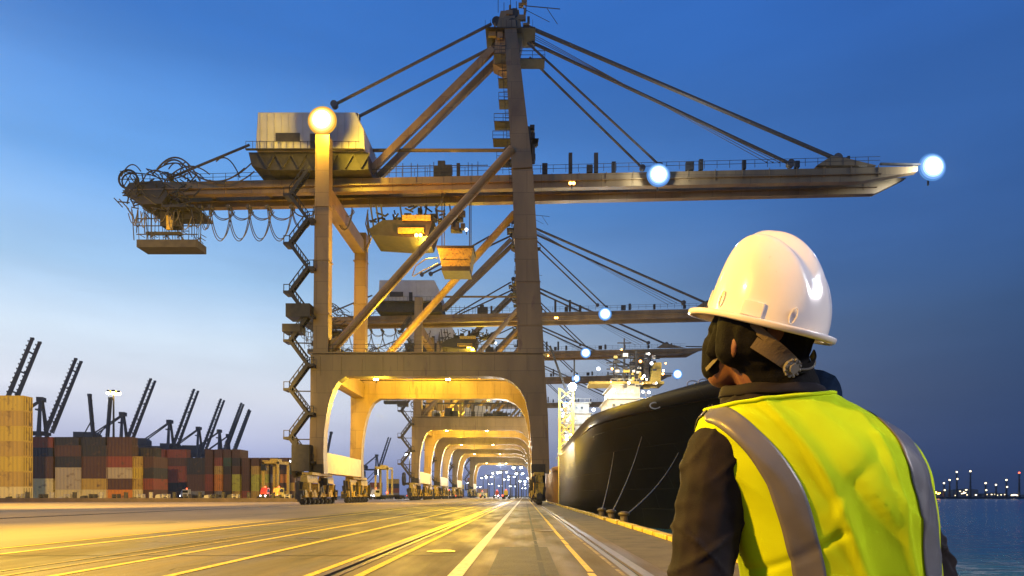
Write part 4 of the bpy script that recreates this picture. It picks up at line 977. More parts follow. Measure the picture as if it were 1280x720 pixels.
# ------------------------------------------------------------------ vehicles near the left bogies
TRK = [mat('truck_red_paint', (.45,.06,.03), .4), mat('truck_yellow_paint', (.55,.38,.05), .4), mat('truck_white_paint', (.6,.6,.58), .4)]
def truck(x, Y, rz, m, lb):
    X = (x-VX)/F*Y; r = empty('terminal_truck', (X,Y,0), lb, 'truck', 'terminal trucks on the quay'); B = lambda q, n, mm=m, p=r: q.build(n, mm, p)
    q = MB(); q.prism([(X-1.9,.9),(X+.5,.9),(X+.5,3.0),(X-1.3,3.0),(X-1.9,2.0)], Y-1.15, Y+.25); c = B(q, 'cab')
    q = MB(); q.bx(X-1.3,X+.2,Y-1.18,Y-1.155,2.0,2.7); q.bx(X-1.8,X-1.5,Y-1.0,Y+.1,2.0,2.05); B(q, 'window', GLASSD, c)
    q = MB(); q.bx(X-2.2,X+12,Y-.5,Y+.5,.75,1.1); B(q, 'chassis', STEELD)
    q = MB(); q.bx(X+1,X+13,Y-1.2,Y+1.2,1.15,1.4); B(q, 'trailer', STEELD)
    for wx in (-1.3,1.6,2.8,10,11.3):
        for s in (-1,1): q = MB(); q.cyl((X+wx,Y+s*.9,.5), (0,1,0), .5, .4, 14); q.cyl((X+wx,Y+s*1.0,.5), (0,1,0), .25, .25, 10); B(q, 'wheel', RUBBER)
    q = MB(); q.sphere((X-2.0,Y-.9,1.1), .2, 8, 5); q.sphere((X-2.0,Y+.2,1.1), .2, 8, 5); B(q, 'headlight', EM_LEDS)
    q = MB(); q.sphere((X+12.9,Y-1,1.2), .25, 8, 5); q.sphere((X-.4,Y-.4,3.2), .2, 8, 5); B(q, 'beacon', EM_RED)
    r.rotation_euler = (0,0,rz)
    return r
truck(330, 150, R(95), TRK[0], 'red terminal truck with red lamps beside the container rows')
truck(348, 150, R(80), TRK[1], 'yellow terminal truck with red lamps nearest the landside leg')
truck(236, 190, R(5), TRK[2], 'white terminal truck before the farther container row')
truck(470, 190, R(60), TRK[2], 'white terminal truck between the nearest and second landside legs')
truck(560, 240, R(88), TRK[1], 'yellow terminal truck under the second portal')
truck(604, 300, R(-88), TRK[2], 'white terminal truck with bright headlights far down the quay')
truck(634, 230, R(-91), TRK[1], 'yellow terminal truck with headlights near the vanishing point')
truck(590, 340, R(-85), TRK[2], 'small white truck among the far container stacks')
truck(620, 260, R(92), TRK[0], 'red terminal truck driving towards the far end of the quay')
lamp('POINT', ((343-VX)/F*146, 146, 3), 1500, (1,.2,.05), .5)
# straddle carriers by the lit yard end
def straddle(x, Y, lb):
    X = (x-VX)/F*Y; r = empty('straddle_carrier', (X,Y,0), lb, 'straddle carrier', 'straddle carriers in the yard')
    for s in (-1,1):
        for e in (-1,1): MB().beam((X+s*2.1,Y+e*4,1), (X+s*2.1,Y+e*4,11), .6, .6).build('leg', YELLOWP, r)
        q = MB(); q.bx(X+s*2.1-.35,X+s*2.1+.35,Y-5,Y+5,.9,1.6); q.build('side_beam', YELLOWP, r)
        q = MB(); q.bx(X+s*2.1-.3,X+s*2.1+.3,Y-4.3,Y+4.3,10.4,11); q.build('top_beam', YELLOWP, r)
        for e in (-4,-1.4,1.4,4): q = MB(); q.cyl((X+s*2.1,Y+e,.55), (1,0,0), .55, .45, 14); q.build('wheel', RUBBER, r)
    q = MB(); q.bx(X-2.4,X+2.4,Y-4.2,Y-3.4,10.5,11.4); q.bx(X-2.4,X+2.4,Y+3.4,Y+4.2,10.5,11.4); q.bx(X-1,X+1,Y-2,Y+2,11,12); q.build('machinery_deck', YELLOWP, r)
    q = MB(); q.bx(X-2.3,X-1,Y-5.4,Y-4.25,8.4,10.3); q.build('cab', GLASSD, r)
    q = MB(); q.sphere((X-2.1,Y-4.6,3), .3, 8, 5); q.sphere((X+2.1,Y-4.6,2.2), .35, 8, 5); q.build('lamp', EM_RED, r)
straddle(345, 190, 'yellow straddle carrier with red lamps beside the last container stack')
straddle(480, 230, 'yellow straddle carrier seen beyond the landside sill beam')

# ------------------------------------------------------------------ far shore
SHL = emis('shore_window_light', (1,.80,.45), 5)
SH = mat('shore_land', (.03,.035,.045), .9); SHB = mat('shore_building_wall', (.16,.16,.17), .8)
q = MB(); q.bx(330, 1500, 640, 760, WZ-1, -.6); tag(q.build('far_shore', SH), 'low dark shore across the water', kind='structure')
rs = random.Random(11)
X = 410; k = 0
while X < 800:
    wd = rs.uniform(9, 26); h = rs.uniform(2.5, 9); k += 1
    r = empty('port_shed', (X+wd/2, 655, -.6), 'low lit shed on the far shore across the water', 'building', 'sheds along the far shore')
    q = MB(); q.prism([(X,-.6),(X+wd,-.6),(X+wd,h-1),(X+wd/2,h),(X,h-1)], 650, 662); q.build('wall', SHB, r)
    q = MB()
    for j in range(rs.randint(5,10)): xx = X+rs.uniform(.5,wd-1.5); zz = rs.uniform(.6,max(1.2,h-1.6)); q.bx(xx, xx+rs.uniform(.8,2.2), 649.8, 649.95, zz, zz+rs.uniform(.6,1.2))
    q.build('lit_window', rs.choice((SHL, SHL, EM_LEDS, EM_ORG, SHL)), r)
    X += wd+rs.uniform(2, 8)
for i, (x, y) in enumerate(((1187,600),(1196,590),(1213,589),(1258,600),(1274,591),(1232,604),(1245,606),(1180,604))):
    p = at(x, y, 645); r = empty('shore_mast', (p.x,645,-.6), 'slender lit mast on the far shore', 'mast', 'masts along the far shore')
    q = MB(); q.beam((p.x,645,-.6), p, 1.5, 1.5, .6, .6)
    for j in range(4): q.beam(p-Vector((2.2-j*.3,0,3+4*j)), p-Vector((-2.2+j*.3,0,3+4*j)), .4, .4)
    q.build('pole', STEELD, r); q = MB(); q.sphere(p, .8, 8, 5)
    if i % 2: q.sphere(p-Vector((0,1,7)), .7, 8, 5)
    q.build('mast_lamp', EM_RED if i == 4 else SHL, r)

# ------------------------------------------------------------------ haze added for lamp glow
def haze(d):
    q = MB(); q.bx(-1400, 1600, -110, 1010, -7.5, 112)
    m = bpy.data.materials.new('haze'); m.use_nodes = True; nt = m.node_tree; nt.nodes.remove(nt.nodes['Principled BSDF'])
    v = nt.nodes.new('ShaderNodeVolumePrincipled'); v.inputs['Color'].default_value = (.85,.9,1,1); v.inputs['Density'].default_value = d; v.inputs['Anisotropy'].default_value = .6
    nt.links.new(v.outputs[0], nt.nodes['Material Output'].inputs['Volume'])
    o = q.build('haze', m); tag(o, 'thin haze added over the harbour to make the lamps glow', kind='stuff')
haze(.0001)

# ------------------------------------------------------------------ the worker
def interp(tab, z):
    if z <= tab[0][0]: return tab[0][1]
    for (x0,y0),(x1,y1) in zip(tab, tab[1:]):
        if z <= x1:
            t = (z-x0)/(x1-x0); return y0+(y1-y0)*t
    return tab[-1][1]
def smooth_tab(tab, n=60):
    z0, z1 = tab[0][0], tab[-1][0]; xs = [z0+(z1-z0)*i/n for i in range(n+1)]; ys = [interp(tab, x) for x in xs]
    for _ in range(3): ys = [ys[0]]+[(ys[i-1]+2*ys[i]+ys[i+1])/4 for i in range(1, n)]+[ys[-1]]
    return list(zip(xs, ys))
TY = 1.29; TYAW = R(6)
CXT = smooth_tab([(.80,.645),(1.0,.64),(1.13,.628),(1.28,.598),(1.37,.565),(1.42,.538),(1.46,.512),(1.50,.492),(1.56,.485)])
TA = smooth_tab([(.78,.188),(.95,.18),(1.13,.184),(1.25,.202),(1.34,.216),(1.385,.211),(1.42,.190),(1.445,.155),(1.465,.118),(1.485,.09),(1.50,.082)])
TB = smooth_tab([(.78,.130),(.95,.122),(1.13,.128),(1.25,.140),(1.34,.138),(1.385,.124),(1.42,.108),(1.445,.096),(1.465,.088),(1.485,.08),(1.50,.076)])
NE = 2.35
def tpt(xl, yl, z):
    c, s = math.cos(TYAW), math.sin(TYAW)
    return Vector((interp(CXT, z)+xl*c-yl*s, TY+xl*s+yl*c, z))
def fold(xl, yl, z):
    """soft folds of the cloth, metres outward"""
    h = 0
    if yl < 0:
        d = xl-(-.075+.30*(1.42-z)**1.4*(1 if z < 1.42 else 0) if z < 1.42 else -.075); h += .010*math.exp(-(d/.012)**2)-.004*math.exp(-((d-.03)/.018)**2)
        d = xl-(.085+.02*math.sin(z*9)); h += .008*math.exp(-(d/.009)**2)*(1 if z < 1.4 else .4)
        d = xl-(.01+.04*math.sin(z*6+1)); h += .004*math.exp(-(d/.02)**2)
        d = (z-1.30)-.7*(xl+.02); h -= .004*math.exp(-(d/.015)**2)*math.exp(-((xl-.0)/.07)**2)
        d = (z-1.175)-.55*(xl+.12); h -= .005*math.exp(-(d/.008)**2)*(1 if xl < -.05 else 0)
        for c_, m_, w_, a_ in ((.02,-1.7,.006,.0045),(-.045,1.9,.006,.004),(.065,-.9,.005,.003),(.13,2.2,.006,.004)):
            d = (xl-c_)-(z-1.27)/m_; h += a_*math.exp(-(d/w_)**2)*math.exp(-((z-1.27)/.05)**2)
    h += .005*noise.noise(Vector((xl*9, yl*9, z*4)))+.0022*noise.noise(Vector((xl*30+z*12, yl*30, z*16)))
    h += .0050*(1-abs(noise.noise(Vector((xl*13+3, yl*8, z*6+xl*7))))*5)*(.5+noise.noise(Vector((xl*4, yl*4, z*5+8))))
    return h
def ring_pt(u, z, off, f=True):
    a, b = interp(TA, z)+off, interp(TB, z)+off
    c, s = math.cos(u), math.sin(u)
    x = a*math.copysign(abs(c)**(2/NE), c); y = b*math.copysign(abs(s)**(2/NE), s)
    if f:
        h = fold(x, y, z); l = math.hypot(x, y); x += x/l*h; y += y/l*h
    return tpt(x, y, z)
def loft(z0, z1, nz, nu, off, f=True, tilt=0):
    q = MB(); vs = []; fs = []
    for i in range(nz+1):
        z = z0+(z1-z0)*i/nz
        for k in range(nu):
            u = 2*math.pi*k/nu; vs.append(ring_pt(u, z0+(z1-tilt*(1-math.cos(u))/2*1.0-z0)*i/nz, off, f))
    for i in range(nz):
        for k in range(nu):
            l = (k+1) % nu; fs.append((i*nu+k, i*nu+l, (i+1)*nu+l, (i+1)*nu+k))
    q.add(vs, fs); return q, nu, nz
def hull_cap(bm, p0, r0, p1, r1):
    """tapered capsule as a convex hull"""
    p0, p1 = Vector(p0), Vector(p1); vs = []
    for p, r in ((p0, r0), (p1, r1)):
        r = Vector((r,r,r)) if isinstance(r, (int,float)) else Vector(r)
        for i in range(9):
            t = math.pi*i/8
            for k in range(12 if 0 < i < 8 else 1):
                a = 2*math.pi*k/12; vs.append(bm.verts.new(p+Vector((r.x*math.sin(t)*math.cos(a), r.y*math.sin(t)*math.sin(a), r.z*math.cos(t)))))
    res = bmesh.ops.convex_hull(bm, input=vs)
    dead = [g for g in res['geom_interior'] if isinstance(g, bmesh.types.BMVert)]
    bmesh.ops.delete(bm, geom=dead, context='VERTS')
def blob(name, prims, voxel, m, parent, smooth_it=6, warp=None, extra=None):
    bm = bmesh.new()
    for p in prims: hull_cap(bm, *p)
    me = bpy.data.meshes.new('tmp'); bm.to_mesh(me); bm.free()
    if extra:
        q = extra; b2 = bmesh.new(); b2.from_mesh(me)
        vs = [b2.verts.new(v) for v in q.v]
        for f in q.f:
            try: b2.faces.new([vs[i] for i in f])
            except Exception: pass
        bmesh.ops.recalc_face_normals(b2, faces=b2.faces); b2.to_mesh(me); b2.free()
    o = bpy.data.objects.new('tmp', me); col.objects.link(o)
    r = o.modifiers.new('r', 'REMESH'); r.mode = 'VOXEL'; r.voxel_size = voxel; r.use_smooth_shade = True
    s = o.modifiers.new('s', 'SMOOTH'); s.iterations = smooth_it; s.factor = .5
    dg = bpy.context.evaluated_depsgraph_get(); dg.update(); me2 = bpy.data.meshes.new_from_object(o.evaluated_get(dg)); bpy.data.objects.remove(o)
    if warp:
        ns = [v.normal.copy() for v in me2.vertices]
        for v, n in zip(me2.vertices, ns): v.co += n*warp(v.co)
    me2.transform(Matrix.Translation(-parent.location if parent else Vector((0,0,0))))
    me2.name = name; me2.materials.clear(); me2.materials.append(m)
    o = bpy.data.objects.new(name, me2); col.objects.link(o); o.parent = parent
    me2.polygons.foreach_set('use_smooth', [True]*len(me2.polygons))
    return o
SKIN = mat('skin', (.22,.095,.045), .6, c2=(.16,.07,.035), nscale=14, bump=.1, bscale=220, bdist=.002)
SKIN.node_tree.nodes['Principled BSDF'].inputs['Subsurface Weight'].default_value = .08
JACK = mat('jacket_cloth', (.020,.016,.017), .8, c2=(.011,.010,.012), nscale=20, bump=.25, bscale=420, bdist=.002, spec=.12)
def sheen(m, c, w_=.5): b = m.node_tree.nodes['Principled BSDF']; b.inputs['Sheen Weight'].default_value = w_; b.inputs['Sheen Tint'].default_value = (*c, 1)
VEST = mat('hi_vis_cloth', (.50,.66,.004), .85, c2=(.42,.52,.003), spec=.15, nscale=6, bump=.18, bscale=420, bdist=.002)
REFL = mat('reflective_tape', (.14,.135,.135), .34, c2=(.095,.095,.10), nscale=9, bump=.1, bscale=500, bdist=.002)
HELM = mat('helmet_shell', (.80,.77,.73), .2, c2=(.74,.70,.65), nscale=7, coat=.35, stain=(.42,.38,.33), sscale=26, sth=.68)
BLK = mat('black_knit', (.007,.007,.008), .9, spec=.15, bump=.4, bscale=300, bdist=.003)
STRAP = mat('strap_webbing', (.11,.08,.04), .7, c2=(.06,.045,.025), nscale=30, bump=.4, bscale=400, bdist=.002)
PLAS = mat('grey_clear_plastic', (.20,.19,.16), .35)
NAVY = mat('trouser_cloth', (.02,.025,.045), .8, nscale=10, bump=.4, bscale=200)
BOOT = mat('boot_leather', (.05,.03,.02), .5)
HC_ = Vector(at(956, 405, 1.27))        # centre of the helmet rim
MH = Matrix.Translation(HC_) @ Matrix.Rotation(R(38), 4, 'Z') @ Matrix.Rotation(R(23), 4, 'X') @ Matrix.Rotation(R(1), 4, 'Y')
H = lambda x, y, z: MH @ Vector((x, y, z))
SHL, SHR = tpt(-.180,0,1.366), tpt(.155,.02,1.345)
EL, ER = tpt(-.300,-.01,1.08), tpt(.238,.05,1.08)
WL, WR = EL+Vector((-.01,.10,-.25)), ER+Vector((.0,.10,-.25))
def finger_prims(w, sx):
    """open hand hanging below the wrist w; thumb on the forward side"""
    P = []; pc = w+Vector((0,.015,-.085))
    P.append((w, .027, w+Vector((0,.008,-.04)), (.022,.034,.03)))
    P.append((w+Vector((0,.008,-.045)), (.020,.036,.03), pc, (.017,.042,.022)))
    for k, (dy, ln) in enumerate(((.036,.072),(.013,.080),(-.010,.075),(-.032,.060))):
        a = pc+Vector((0,dy,-.012)); b = a+Vector((-sx*.004,.004,-ln*.5)); c = b+Vector((-sx*.012,.003,-ln*.32)); d = c+Vector((-sx*.014,.001,-ln*.2))
        P += [(a,.0088,b,.0083),(b,.0083,c,.0076),(c,.0076,d,.0066)]
    a = w+Vector((-sx*.006,.030,-.045)); b = a+Vector((-sx*.012,.026,-.032)); c = b+Vector((-sx*.006,.008,-.030)); P += [(a,.012,b,.010),(b,.010,c,.008)]
    return P
pbase = (.635, TY+.02, 0)
person = empty('person', pbase, 'worker seen from behind in a white helmet and yellow green reflective vest at the right', 'person')
HJ = [tpt(-.10,.02,.90), tpt(.10,.02,.90)]; KN = [Vector((.535,TY+.03,.49)), Vector((.735,TY+.05,.49))]; AN = [Vector((.53,TY-.02,.09)), Vector((.745,TY+.04,.09))]
prims = [(H(0,.0,.03), (.074,.088,.085), H(0,-.002,-.01), (.075,.09,.09)), (H(0,.035,-.06), (.055,.055,.06), H(0,.05,-.115), (.038,.035,.03)),
         (H(0,-.012,-.06), .060, tpt(0,.0,1.43), .066), (tpt(0,.0,1.43), .07, tpt(0,0,1.34), .10),
         (tpt(-.13,0,1.37), .055, tpt(.13,0,1.37), .055), (tpt(-.06,0,1.30), .11, tpt(.06,0,1.30), .11), (tpt(-.05,0,1.22), .10, tpt(-.05,0,.95), .095), (tpt(.05,0,1.22), .10, tpt(.05,0,.95), .095),
         (SHL, .05, EL, .04), (EL, .04, WL, .026), (SHR, .05, ER, .04), (ER, .04, WR, .026),
         (HJ[0], .085, KN[0], .055), (HJ[1], .085, KN[1], .055), (KN[0], .054, AN[0], .038), (KN[1], .054, AN[1], .038),
         (AN[0], .036, AN[0]+Vector((0,.16,-.05)), .03), (AN[1], .036, AN[1]+Vector((0,.16,-.05)), .03),
         (H(0,.095,-.035), .011, H(0,.108,-.062), .014), (H(-.079,.0,-.045), (.009,.022,.032), H(-.082,-.005,-.055), (.008,.018,.026)), (H(.079,.0,-.045), (.009,.022,.032), H(.082,-.005,-.055), (.008,.018,.026)),
         (H(-.02,.088,-.1), .008, H(.02,.088,-.1), .008)]
prims += finger_prims(WL, -1)+finger_prims(WR, 1)
body = blob('body', prims, .0055, SKIN, person, 3)
for s in (-1,1):
    q = MB(); q.sphere(H(s*.031,.083,-.025), .012, 12, 8); q.build('eye', mat('eye_white', (.7,.7,.68), .2), person, smooth=True)
# trousers and boots
blob('trousers', [(tpt(-.08,0,.96), .115, tpt(.08,0,.96), .115), (HJ[0], .105, KN[0], .078), (HJ[1], .105, KN[1], .078), (KN[0], .078, AN[0]+Vector((0,0,.03)), .065), (KN[1], .078, AN[1]+Vector((0,0,.03)), .065)],
     .01, NAVY, person, 5, lambda c: .006*noise.noise(c*9)+.004*noise.noise(Vector((c.x*10,c.y*10,c.z*30))))
for a in AN:
    b = blob('boot', [(a+Vector((0,0,.08)), .058, a+Vector((0,-.01,-.03)), .055), (a+Vector((0,0,-.03)), (.055,.07,.055), a+Vector((0,.15,-.045)), (.05,.06,.042))], .007, BOOT, person, 4)
# jacket: torso shell, sleeves, collar
q, nu, nz = loft(.80, 1.485, 60, 64, -.010)
q.f.append(list(range(nu-1,-1,-1))); q.f.append([nz*nu+k for k in range(nu)])
def sleeve_warp(c):
    n = noise.noise(Vector((c.x*7, c.y*7, c.z*16)))*.0045+noise.noise(Vector((c.x*22, c.y*22, c.z*38)))*.002
    n += .0035*(abs(noise.noise(Vector((c.x*5+c.z*9, c.y*5, c.z*7+c.x*11))))**.5)-.002
    for a_, b_, w_ in ((1.27,.9,.006),(1.205,-1.1,.006),(1.33,1.4,.005),(1.15,.7,.006)):
        d = (c.z-a_)-b_*(c.x-.31 if c.x < .6 else .88-c.x); n += .0065*math.exp(-(d/w_)**2)*(.6+noise.noise(c*14))
    return n
jk = blob('jacket', [(SHL, (.068,.075,.062), SHL.lerp(EL,.35), .071), (SHL.lerp(EL,.35), .071, EL, .060), (EL, .060, WL, .045), (SHR, (.056,.065,.055), SHR.lerp(ER,.4), .064), (SHR.lerp(ER,.4), .064, ER, .060), (ER, .060, WR, .045)],
     .006, JACK, person, 4, sleeve_warp, q)
def ring_loft(c0, rings, m, name, par, th=.006, nu=48, wob=.0):
    q = MB(); vs = []; fs = []
    for i, (cx, cy, cz, ra, rb, tl) in enumerate(rings):
        for k in range(nu):
            a = 2*math.pi*k/nu; x = ra*math.cos(a); y = rb*math.sin(a)
            vs.append(Vector((cx+x, cy+y, cz+tl*math.sin(a)+wob*noise.noise(Vector((x*20,y*20,i*.7))))))
    for i in range(len(rings)-1):
        for k in range(nu): l = (k+1) % nu; fs.append((i*nu+k, i*nu+l, (i+1)*nu+l, (i+1)*nu+k))
    q.add(vs, fs); o = q.build(name, m, par, smooth=True); s = o.modifiers.new('t','SOLIDIFY'); s.thickness = th
    b = o.modifiers.new('sub','SUBSURF'); b.levels = b.render_levels = 1
    return o
cx = .497
ring_loft(None, [(cx+.006,TY,1.450,.098,.084,.0),(cx,TY,1.466,.094,.086,.004),(cx-.002,TY,1.482,.092,.088,.008),(cx-.004,TY+.002,1.496,.088,.085,.010),(cx-.002,TY,1.502,.094,.091,.010),(cx,TY,1.494,.101,.098,.008),(cx+.002,TY,1.476,.106,.102,.004)], JACK, 'collar', jk, .006, wob=.006)
# hi-vis vest with reflective stripes
q, nu, nz = loft(.86, 1.482, 130, 180, .006, tilt=.030)
vest = q.build('vest', VEST, person, smooth=True)
s = vest.modifiers.new('t','SOLIDIFY'); s.thickness = .003; s.offset = -1
q = MB(); zs = [.862, .868]; 
def strip(x_at, wd, front, name='reflective_stripe', m=None, off=.0085, zlo=.875, rise=0):
    q = MB(); vs = []; fs = []; n = 70; mcol = 8
    def ztop(x):
        z = 1.474
        while z > 1.3 and interp(TA, z)+.006 < abs(x)+.002: z -= .001
        return z
    for i in range(n+1):
        for j in range(mcol+1):
            e = (j/mcol-.5)*wd; t = i/n
            z = 0
            xx = x_at(1.40)+e; zt = ztop(xx); z = zlo+(zt-zlo)*(1-(1-t)**1.5); x = x_at(z)+e
            a, b = interp(TA, z)+off, interp(TB, z)+off
            x = max(-a*.9995, min(a*.9995, x))
            y = b*(1-abs(x/a)**NE)**(1/NE)*(1 if front else -1)
            h = fold(x, y, z) ; l = math.hypot(x, y); vs.append(tpt(x+x/l*h, y+y/l*h, z+(.002 if i == n else 0)))
    for i in range(n):
        for j in range(mcol): a = i*(mcol+1)+j; fs.append((a, a+1, a+mcol+2, a+mcol+1))
    o = MB().add(vs, fs).build(name, m or REFL, vest, smooth=True); s = o.modifiers.new('t','SOLIDIFY'); s.thickness = .0012; s.offset = 0
    return o
for sg in (-1, 1):
    xa = lambda z, sg=sg: sg*interp([(.86,.118),(1.15,.122),(1.30,.136),(1.40,.160),(1.48,.17)], z)
    strip(xa, .052, False); strip(xa, .052, True)
strip(lambda z: 0.0, .016, True, 'zip', BLK, .0075)
for z0 in (.93,):
    q = MB(); vs = []; fs = []; nn_ = 120
    for i in range(3):
        for k in range(nn_): vs.append(ring_pt(2*math.pi*k/nn_, z0+.025*i, .010))
    for i in range(2):
        for k in range(nn_): l = (k+1) % nn_; fs.append((i*nn_+k, i*nn_+l, (i+1)*nn_+l, (i+1)*nn_+k))
    MB().add(vs, fs).build('waist_stripe', REFL, vest, smooth=True)
qn = MB(); ptsn = [ring_pt(2*math.pi*k/72, 1.482-.030*(1-math.cos(2*math.pi*k/72))/2, .0075) for k in range(72)]; qn.tube(ptsn, .0042, 6, True); qn.build('neck_binding', VEST, vest, smooth=True)
# helmet
hel = empty('helmet_frame', (0,0,0)); bpy.data.objects.remove(hel)
q = MB(); vs = []; fs = []; NU = 96; rows = []
def dome(phi, tau):
    a, b, hh = .106, .122, .160
    c = math.cos(tau)**.80; x = a*c*math.cos(phi); y = b*c*math.sin(phi)+.040*math.sin(tau)**2; x -= .010*math.sin(tau)**2; z = hh*math.sin(tau)**1.02
    top = max(0, math.sin(tau)-.15)/.85
    xr = x+.010*math.sin(tau)**2; z += .011*math.exp(-(xr/.015)**2)*top**.5
    z -= .006*math.exp(-((abs(xr)-.030)/.008)**2)*top
    z += .005*math.exp(-((abs(xr)-.048)/.010)**2)*top
    return (x, y, z)
NT = 40
for i in range(NT+1):
    t = (math.pi/2)*(i/NT)
    for k in range(NU): vs.append(H(*dome(2*math.pi*k/NU, min(t, math.pi/2-.004))))
for i in range(NT):
    for k in range(NU): l = (k+1) % NU; fs.append((i*NU+k, i*NU+l, (i+1)*NU+l, (i+1)*NU+k))
fs.append([NT*NU+k for k in range(NU)])
# brim rows from the dome foot outward, rolled lip
base = len(vs); prof = [(0,0),(.004,-.003),(.35,-.006),(.8,-.008),(1.0,-.0065),(1.03,-.002),(.98,.001)]
for r_, dz in prof:
    for k in range(NU):
        a = 2*math.pi*k/NU; fr = max(0, math.sin(a)); bk = max(0, -math.sin(a)); wd = .011+.030*fr**2.2+.006*bk**3
        x, y, z = dome(a, 0); vs.append(H(x+math.cos(a)*wd*r_, y+math.sin(a)*wd*r_, z+dz-.012*fr**2*min(1,r_)+(.004*bk**2*min(1,r_))))
for i in range(len(prof)-1):
    for k in range(NU): l = (k+1) % NU; b = base+i*NU; fs.append((b+k, b+NU+k, b+NU+l, b+l))
q.add(vs, fs); helmet = q.build('helmet', HELM, person, smooth=True, weld=True)
s = helmet.modifiers.new('t','SOLIDIFY'); s.thickness = .0025; s.offset = -1
def patch(phi0, phi1, t0, t1, off, name, m=HELM, par=helmet):
    q = MB(); n, k2 = 10, 8; vs = []; fs = []
    def P(u, v, o):
        ph = phi0+(phi1-phi0)*u; ta = t0+(t1-t0)*v; x, y, z = dome(ph, ta); n_ = Vector((x/.0121, y/.018, z/.025)).normalized(); return H(x+n_.x*o, y+n_.y*o, z+n_.z*o)
    for o in (-.001, off):
        for i in range(n+1):
            for j in range(k2+1): vs.append(P(i/n, j/k2, o))
    m1 = (n+1)*(k2+1)
    for i in range(n):
        for j in range(k2):
            a = i*(k2+1)+j; fs.append((a, a+k2+1, a+k2+2, a+1)); b = a+m1; fs.append((b, b+1, b+k2+2, b+k2+1))
    edge = [(i, 0) for i in range(n)]+[(n, j) for j in range(k2)]+[(i, k2) for i in range(n, 0, -1)]+[(0, j) for j in range(k2, 0, -1)]
    E = [i*(k2+1)+j for i, j in edge]
    for a, b in zip(E, E[1:]+E[:1]): fs.append((a, b, b+m1, a+m1))
    return MB().add(vs, fs).build(name, m, par, bevel=.0012)
patch(R(186), R(206), .02, .19, .0045, 'accessory_slot')
patch(R(-26), R(-6), .02, .19, .0045, 'accessory_slot')
for ph in (128, 160, 232):
    x, y, z = dome(R(ph), .14); q = MB(); c = Vector((x, y, z)); n_ = Vector((x/.0121, y/.018, 0)).normalized()
    q.tube([H(*(c+n_*.001+Vector((-n_.y*math.cos(t)*.006, n_.x*math.cos(t)*.006, math.sin(t)*.015)))) for t in [2*math.pi*k/14 for k in range(14)]], .0013, 5, True)
    q.build('vent_rim', HELM, helmet)
# hair under the helmet and nape, face mask, straps
blob('hair', [(H(0,-.030,.03), (.078,.070,.06), H(0,-.034,-.045), (.076,.064,.055)), (H(0,-.04,-.06), (.072,.054,.05), tpt(.008,-.012,1.50), (.066,.05,.02)), (H(.004,-.036,-.06), (.074,.050,.05), tpt(.014,-.026,1.475), (.070,.052,.02)), (H(-.052,.022,.0), (.038,.05,.045), H(-.050,-.02,-.035), (.040,.045,.045)), (H(-.056,.014,-.015), (.045,.045,.046), H(-.056,.004,-.060), (.042,.038,.036)), (H(-.066,.004,-.03), (.022,.045,.03), H(-.066,-.004,-.066), (.020,.030,.018))], .005, BLK, person, 4, lambda c: .002*noise.noise(c*60))
blob('face_mask', [(H(0,.052,-.055), (.066,.06,.04), H(0,.056,-.105), (.048,.045,.03)), (H(0,.03,.01), (.079,.07,.04), H(0,.045,-.02), (.072,.062,.03)), (H(0,.012,-.01), (.088,.040,.05), H(0,.016,-.062), (.086,.034,.022))], .004, BLK, person, 3)
def band(pts, wd, th, name, m, par):
    """flat strap through points given with outward normals"""
    q = MB(); vs = []
    for i, (p, n_) in enumerate(pts):
        a = pts[max(0,i-1)][0]; b = pts[min(len(pts)-1,i+1)][0]; d = (b-a).normalized(); w_ = d.cross(n_).normalized()
        vs += [p-w_*wd/2, p+w_*wd/2, p+w_*wd/2+n_*th, p-w_*wd/2+n_*th]
    fs = [(0,1,2,3), tuple(len(vs)-4+k for k in (3,2,1,0))]
    for i in range(len(pts)-1):
        for k in range(4): l = (k+1) % 4; fs.append((4*i+k, 4*i+l, 4*i+4+l, 4*i+4+k))
    return MB().add(vs, fs).build(name, m, par)
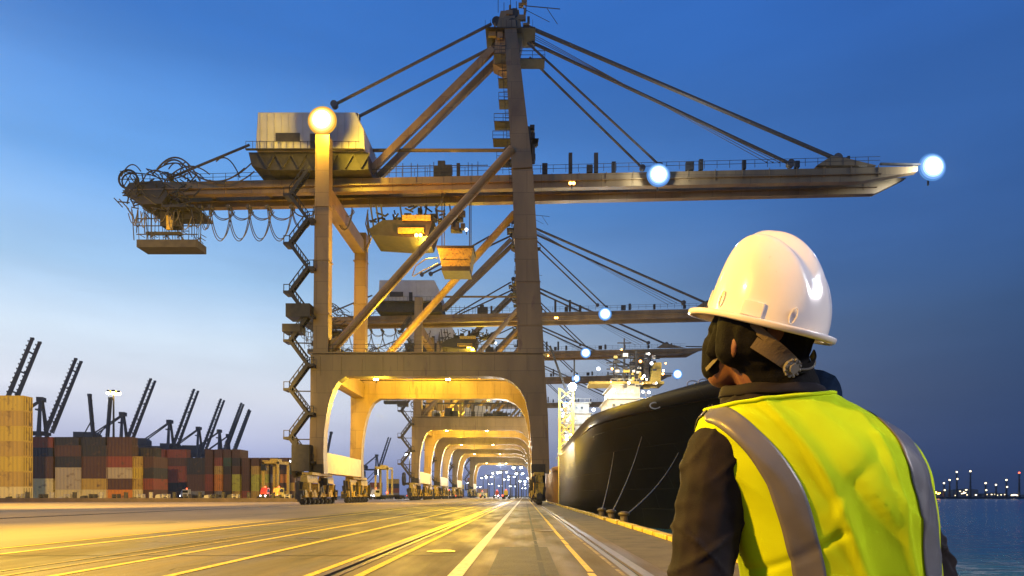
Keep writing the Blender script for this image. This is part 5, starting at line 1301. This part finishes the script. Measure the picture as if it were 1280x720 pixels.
def on_head(phi, z, off=0):
    x, y = (.086+off)*math.cos(phi), (.102+off)*math.sin(phi)-.012
    n_ = (MH.to_3x3() @ Vector((math.cos(phi), math.sin(phi), 0))).normalized(); return (H(x, y, z), n_)
band([on_head(R(170+i*7.0), .004-.066*(i/13)) for i in range(14)], .016, .002, 'chin_strap', STRAP, helmet)
band([on_head(R(200+i*3.1), -.040-.024*(i/15), .001) for i in range(16)], .022, .003, 'nape_strap', STRAP, helmet)
band([on_head(R(248+i*5.2), -.066+.036*(i/14)**1.5, .002) for i in range(15)], .017, .003, 'ratchet_band', BLK, helmet)
q = MB()
for i in range(24):
    p, n_ = on_head(R(256+i*2.8), -.0645+.033*(i/24)**1.5, .006); q.sphere(p, .0024, 6, 4)
q.build('ratchet_teeth', PLAS, helmet)
kp, kn = on_head(R(247), -.066, .006)
q = MB(); q.cyl(kp, kn, .015, .008, 24); q.cyl(kp+kn*.006, kn, .009, .009, 18)
for k in range(12):
    a = 2*math.pi*k/12; u = kn.orthogonal().normalized(); v = kn.cross(u); q.sphere(kp+(u*math.cos(a)+v*math.sin(a))*.0155+kn*.004, .0030, 6, 5)
q.build('ratchet_knob', PLAS, helmet)
band([on_head(R(180), -.004, -.010), on_head(R(168), -.03, -.012), on_head(R(150), -.07, -.02), (H(-.05,.06,-.115), (MH.to_3x3() @ Vector((-1,.5,-.3))).normalized())], .010, .0015, 'chin_strap', STRAP, helmet)


# ------------------------------------------------------------------ render settings
sc.render.engine = 'CYCLES'
sc.view_settings.view_transform = 'Standard'; sc.view_settings.look = 'None'; sc.view_settings.exposure = 0; sc.view_settings.gamma = 1
sc.cycles.use_denoising = True
try: sc.cycles.denoiser = 'OPENIMAGEDENOISE'
except Exception: pass
sc.cycles.max_bounces = 6; sc.cycles.diffuse_bounces = 3; sc.cycles.glossy_bounces = 3; sc.cycles.volume_bounces = 0
sc.cycles.sample_clamp_indirect = 4; sc.cycles.use_light_tree = True
sc.cycles.caustics_reflective = False; sc.cycles.caustics_refractive = False
